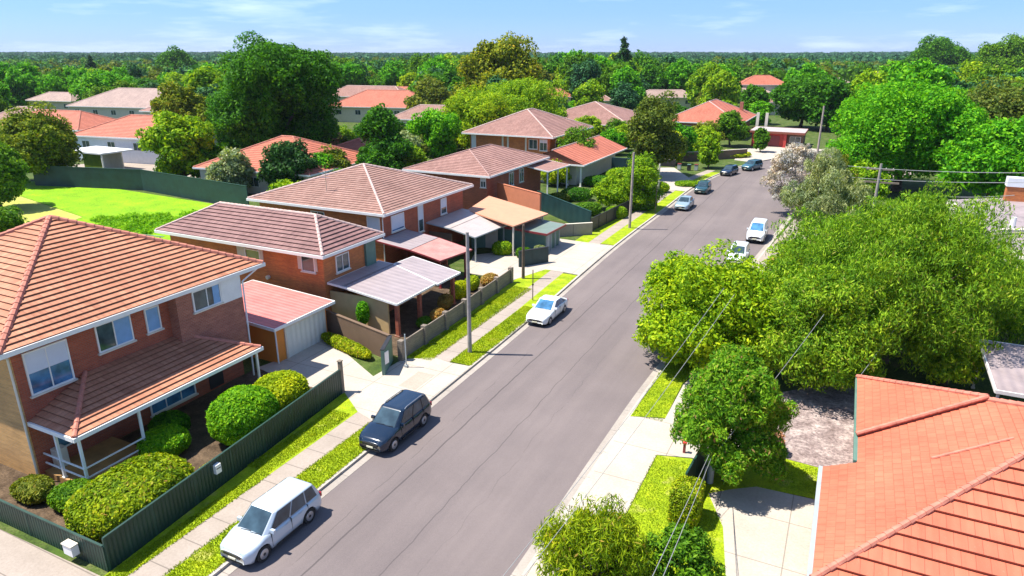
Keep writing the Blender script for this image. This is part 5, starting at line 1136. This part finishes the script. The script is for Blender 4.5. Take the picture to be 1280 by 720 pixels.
# ------------------------------------------------------------------ cars
def loft(mb,secs,m=0):
    n=len(secs[0])
    for i in range(len(secs)-1):
        for k in range(n-1): mb.poly([secs[i][k],secs[i+1][k],secs[i+1][k+1],secs[i][k+1]],m=m)
def lerp1(tab,y):
    for i in range(len(tab)-1):
        if tab[i][0]<=y<=tab[i+1][0]:
            t=(y-tab[i][0])/(tab[i+1][0]-tab[i][0]); t=t*t*(3-2*t)*.5+t*.5; return tab[i][1]+(tab[i+1][1]-tab[i][1])*t
    return tab[0][1] if y<tab[0][0] else tab[-1][1]
def car(label,pm,L_,W_,H_,kind,loc,rz=0,group=None,rails=False,glassm='carglass',rim='alloy'):
    """front at -y, origin mid-ground"""
    root=thing('parked_car',label,'car',(loc[0],loc[1],-.105),rz,group or None)
    hl=L_/2; hw=W_/2
    prof={'hatch':dict(hood=.30,bonz=.56,cowl=.62,ws0=-.22,ws1=-.03,rt=.40,re=.485,belt=.60),
          'suv':dict(hood=.30,bonz=.56,cowl=.64,ws0=-.24,ws1=-.07,rt=.42,re=.49,belt=.60),
          'mpv':dict(hood=.30,bonz=.53,cowl=.62,ws0=-.28,ws1=-.10,rt=.42,re=.49,belt=.58),
          'coupe':dict(hood=.30,bonz=.57,cowl=.64,ws0=-.20,ws1=.0,rt=.22,re=.45,belt=.66),
          'sedan':dict(hood=.30,bonz=.55,cowl=.64,ws0=-.20,ws1=-.02,rt=.22,re=.36,belt=.64)}[kind]
    p=prof; Hb=H_*p['cowl']
    # top profile of lower body (bonnet, belt, boot)
    top=[(-hl,H_*.40),(-hl*.955,H_*.50),(-hl*.80,H_*p['bonz']),(L_*p['ws0'],Hb),(L_*.1,H_*p['belt']+.03),(L_*p['re'] if kind=='sedan' else hl*.9,Hb*1.0),(hl*.97,Hb*.95),(hl,Hb*.75)]
    wid=[(-hl,hw*.70),(-hl*.95,hw*.84),(-hl*.84,hw*.95),(-hl*.6,hw),(hl*.6,hw),(hl*.86,hw*.95),(hl*.97,hw*.88),(hl,hw*.80)]
    wy=(-L_*.315,L_*.285); wr=H_*.215
    secs=[]; ys=[ -hl, -hl*.985,-hl*.955,-hl*.91,-hl*.85]+[ -hl*.8+ (hl*1.6)*k/26 for k in range(27)]+[hl*.85,hl*.91,hl*.955,hl*.985,hl]
    for y in ys:
        w=lerp1(wid,y); t=lerp1(top,y); zb=.17*H_ if abs(y)<hl*.93 else .2*H_
        # wheel arches lift the sill
        arch=0
        for c in wy:
            dd=abs(y-c)
            if dd<wr*1.18: arch=max(arch,math.sqrt((wr*1.18)**2-dd*dd)+wr)
        zs=max(zb,arch); zm=max(zs+.01,t*.55); tz=t
        half=[(w*.80,zs if arch else zb),(w*.97,zs),(w*1.0,zs+(zm-zs)*.5),(w*1.0,zm),(w*.985,zm+(tz-zm)*.55),(w*.93,tz-.035),(w*.85,tz-.004),(w*.55,tz+.022*H_),(0,tz+.028*H_)]
        ring=[(-a,y,z) for a,z in half]+[(a,y,z) for a,z in reversed(half[:-1])]
        secs.append(ring)
    mb=MB(); loft(mb,secs)
    mb.poly(list(reversed(secs[0]))); mb.poly(secs[-1])
    M_=M[pm]; mb.build('body',M_,root,smooth=True)
    mb=MB(); mb.box(-hw*.84,hw*.84,-hl*.9,hl*.9,.15*H_,.34*H_); mb.build('underbody',M['dark'],root)
    # greenhouse: roof and pillars in body colour, glass let in slightly proud
    y0=L_*p['ws0'];y1=L_*p['ws1'];y2=L_*p['rt'];y3=L_*p['re']; zt=H_; zt2=H_*.975; bw=hw*.90; rw=hw*.76; zb=Hb-.01
    B=[(-bw*.86,y0,zb),(bw*.86,y0,zb),(bw,y0+L_*.06,zb),(bw,y3-L_*.05,zb),(bw*.84,y3,zb),(-bw*.84,y3,zb),(-bw,y3-L_*.05,zb),(-bw,y0+L_*.06,zb)]
    Tp=[(-rw*.86,y1,zt-.03),(rw*.86,y1,zt-.03),(rw,y1+L_*.03,zt-.035),(rw,y2-L_*.02,zt2-.03),(rw*.86,y2,zt2-.03),(-rw*.86,y2,zt2-.03),(-rw,y2-L_*.02,zt2-.03),(-rw,y1+L_*.03,zt-.035)]
    mb=MB()
    for k in range(8): j=(k+1)%8; mb.poly([B[k],B[j],Tp[j],Tp[k]])
    cen=[(0,y1+L_*.03,zt),(0,(y1+y2)/2,zt+.02),(0,y2-L_*.02,zt2)]
    rings=[[Vector(q) for q in Tp],[Vector((q[0]*.86,(q[1]-(y1+y2)/2)*.93+(y1+y2)/2,q[2]+.035)) for q in Tp],[Vector((q[0]*.4,(q[1]-(y1+y2)/2)*.8+(y1+y2)/2,q[2]+.055)) for q in Tp]]
    for a,b in zip(rings,rings[1:]):
        for k in range(8): j=(k+1)%8; mb.poly([a[k],a[j],b[j],b[k]])
    mb.poly(rings[-1]); ro=mb.build('roof',M_,root,weld=True); bv=ro.modifiers.new('bevel','BEVEL'); bv.width=.05; bv.segments=3; bv.limit_method='ANGLE'; bv.angle_limit=R(12)
    for p_ in ro.data.polygons: p_.use_smooth=True
    wn=ro.modifiers.new('wn','WEIGHTED_NORMAL'); wn.keep_sharp=False
    def pane(name,q,inset=.1,out=.012):
        q=[Vector(a) for a in q]; c=sum(q,Vector())/len(q); n=(q[1]-q[0]).cross(q[2]-q[0]).normalized()
        if n.dot(c-Vector((0,(y1+y2)/2,zb*.8)))<0:n=-n
        a=[c+(v-c)*(1-inset)+n*out for v in q]; mb=MB(); mb.poly(a); 
        if (a[1]-a[0]).cross(a[2]-a[0]).dot(n)<0: mb=MB(); mb.poly(list(reversed(a)))
        return mb.build(name,M[glassm],root)
    pane('windscreen',[B[0],B[1],Tp[1],Tp[0]],.05,.014); pane('rear_window',[B[4],B[5],Tp[5],Tp[4]],.12,.014)
    for s in (1,-1):
        def sidep(t0,t1,nm):
            lo0=Vector((s*bw,y0+L_*.06,zb)).lerp(Vector((s*bw,y3-L_*.05,zb)),t0); lo1=Vector((s*bw,y0+L_*.06,zb)).lerp(Vector((s*bw,y3-L_*.05,zb)),t1)
            hi0=Vector((s*rw,y1+L_*.03,zt-.035)).lerp(Vector((s*rw,y2-L_*.02,zt2-.03)),t0); hi1=Vector((s*rw,y1+L_*.03,zt-.035)).lerp(Vector((s*rw,y2-L_*.02,zt2-.03)),t1)
            pane(nm,[lo0,lo1,hi1,hi0],.06,.016)
        for t0,t1 in ((0,.40),(.41,.74),(.75,.98)): sidep(t0,t1,'side_window')
        mb=MB(); mb.box(s*bw,s*(bw+.2),y0+L_*.075,y0+L_*.075+.12,Hb-.02,Hb+.13); mb.build('mirror',M_,root)
        for c in wy:
            mb=MB(); n=20; xo=s*(hw*.985); xi=s*(hw-.24); mb.tube((xi,c,wr),(xo,c,wr),wr,wr*.97,n); wl=mb.build('wheel',M['rubber'],root)
            mb=MB(); mb.tube((xo-s*.02,c,wr),(xo+s*.012,c,wr),wr*.66,wr*.60,n); sub(mb.build('rim',M[rim],root),wl)
            mb=MB(); mb.tube((xo+s*.010,c,wr),(xo+s*.022,c,wr),wr*.2,wr*.17,12)
            sub(mb.build('hub_cap',M['dark'],root),wl)
        # seams
        for t0 in (.02,.405,.745): 
            mb=MB(); yy=(y0+L_*.06)*(1-t0)+(y3-L_*.05)*t0; mb.box(s*hw*.90,s*(hw*1.004),yy-.008,yy+.008,H_*.24,Hb-.03); mb.build('door_gap',M['dark'],root)
        mb=MB(); mb.box(s*hw*.96,s*(hw*1.006),-L_*.16,L_*.16,H_*.165,H_*.20); mb.build('sill_trim',M['dark'],root)
        # lights
        y=-hl*.93; w=lerp1(wid,y); z=H_*.44; mb=MB(); mb.poly([(s*w*.56,-hl*.992,z-.05),(s*w*1.01,-hl*.90,z-.03),(s*w*.99,-hl*.86,z+.085),(s*w*.60,-hl*.975,z+.07)]); mb.poly([(s*w*.60,-hl*.975,z+.07),(s*w*.99,-hl*.86,z+.085),(s*w*1.01,-hl*.90,z-.03),(s*w*.56,-hl*.992,z-.05)][::1]); mb.build('headlight',M['lamp'],root)
        mb=MB(); mb.box(s*hw*.62,s*hw*.86,hl*.96,hl*1.004,H_*.46,H_*.58); mb.build('tail_light',M['redlamp'],root)
        mb=MB(); 
        for yy in (L_*-.03,L_*.15): mb.box(s*hw*.995,s*(hw*1.012),yy,yy+.18,H_*.52,H_*.535)
        mb.build('door_handle',M_,root)
        if rails: mb=MB(); mb.path([(s*rw*.92,y1+.25,zt-.02),(s*rw*.92,y1+.45,zt+.05),(s*rw*.92,y2-.4,zt+.04),(s*rw*.92,y2-.15,zt2-.03)],.025); mb.build('roof_rail',M['chrome'],root)
    mb=MB(); mb.box(-hw*.5,hw*.5,-hl*1.003,-hl*.95,H_*.32,H_*.385); mb.build('grille',M['dark'],root)
    mb=MB(); mb.box(-hw*.62,hw*.62,-hl*1.0,-hl*.94,H_*.17,H_*.235); mb.build('lower_intake',M['dark'],root)
    mb=MB(); mb.box(-.19,.19,-hl*1.012,-hl*.98,H_*.25,H_*.30); mb.build('number_plate',M['plate'],root)
    mb=MB(); mb.box(-.19,.19,hl*1.0,hl*1.01,H_*.36,H_*.42); mb.build('number_plate',M['plate'],root)
    mb=MB()
    for s in (-.45,.1): mb.beam((s*hw,y0-.03,Hb+.04),(s*hw+.5,y0+.02,Hb+.07),.02,.02)
    mb.build('wiper',M['dark'],root)
    return root
M['p_silver']=paint('silver_paint',(.50,.57,.63),.25); M['p_blue']=paint('dark_blue_paint',(.006,.016,.035),.1,.2); M['p_white']=paint('white_car_paint',(.72,.75,.76)); M['p_teal']=paint('teal_car_paint',(.012,.05,.055)); M['p_ice']=paint('pale_silver_paint',(.30,.40,.46),.2); M['p_dteal']=paint('slate_paint',(.04,.12,.15),.2)
gp='cars parked along the kerb'
car('silver people mover with dark roof aerial parked nearest at the left kerb','p_silver',4.35,1.78,1.60,'mpv',(-19.38,16.95),0,gp)
car('dark blue wagon with roof rails parked behind the silver people mover','p_blue',4.55,1.84,1.66,'suv',(-19.42,25.85),0,gp,rails=True)
car('low white coupe parked beside the verge near the tall grey pole','p_white',4.7,1.82,1.40,'coupe',(-18.95,45.0),0,gp,glassm='blueglass')
car('pale silver sedan parked at the left kerb near the sapling','p_ice',4.7,1.8,1.45,'sedan',(-18.2,88.6),0,gp)
car('dark teal sedan parked behind the pale silver sedan','p_teal',4.6,1.8,1.5,'hatch',(-18.2,100.5),0,gp)
car('black hatchback at the road bend nearest the driveway','p_blue',4.4,1.8,1.5,'hatch',(-17.3,117.6),R(-12),gp)
car('slate blue wagon farthest along the road bend','p_dteal',4.8,1.85,1.65,'suv',(-14.6,124.6),R(-20),gp)
car('white people mover parked at the right kerb with wide blue windscreen','p_white',4.9,1.85,1.9,'mpv',(-7.6,76.3),R(0),gp,glassm='blueglass')
car('white car half hidden by the tree at the right kerb','p_white',4.5,1.8,1.5,'hatch',(-8.2,67.0),R(0),gp)
# wheelie bins
def bin_(x,y,lab,m='dark'):
    r=wthing('wheelie_bin',lab,'bin',(x,y,0),'wheelie bins by the far driveway'); mb=MB(); mb.box(x-.28,x+.28,y-.3,y+.3,.05,.95); mb.build('bin_body',M[m],r); mb=MB(); mb.box(x-.31,x+.31,y-.35,y+.33,.96,1.04); mb.build('lid',M['maroon' if m!='dark' else 'fencepale'],r)
for (px,py),lb,m in (((849,212),'grey wheelie bin leftmost of the three by the far driveway','grey_paint'),((861,213),'dark wheelie bin in the middle of the three by the far driveway','dark'),((870,213),'wheelie bin rightmost of the three by the far driveway','grey_paint')): bin_(*G(px,py),lb,m)

for o in bpy.data.objects:
    if '_w' in o.keys(): del o['_w']
bpy.context.view_layer.update()
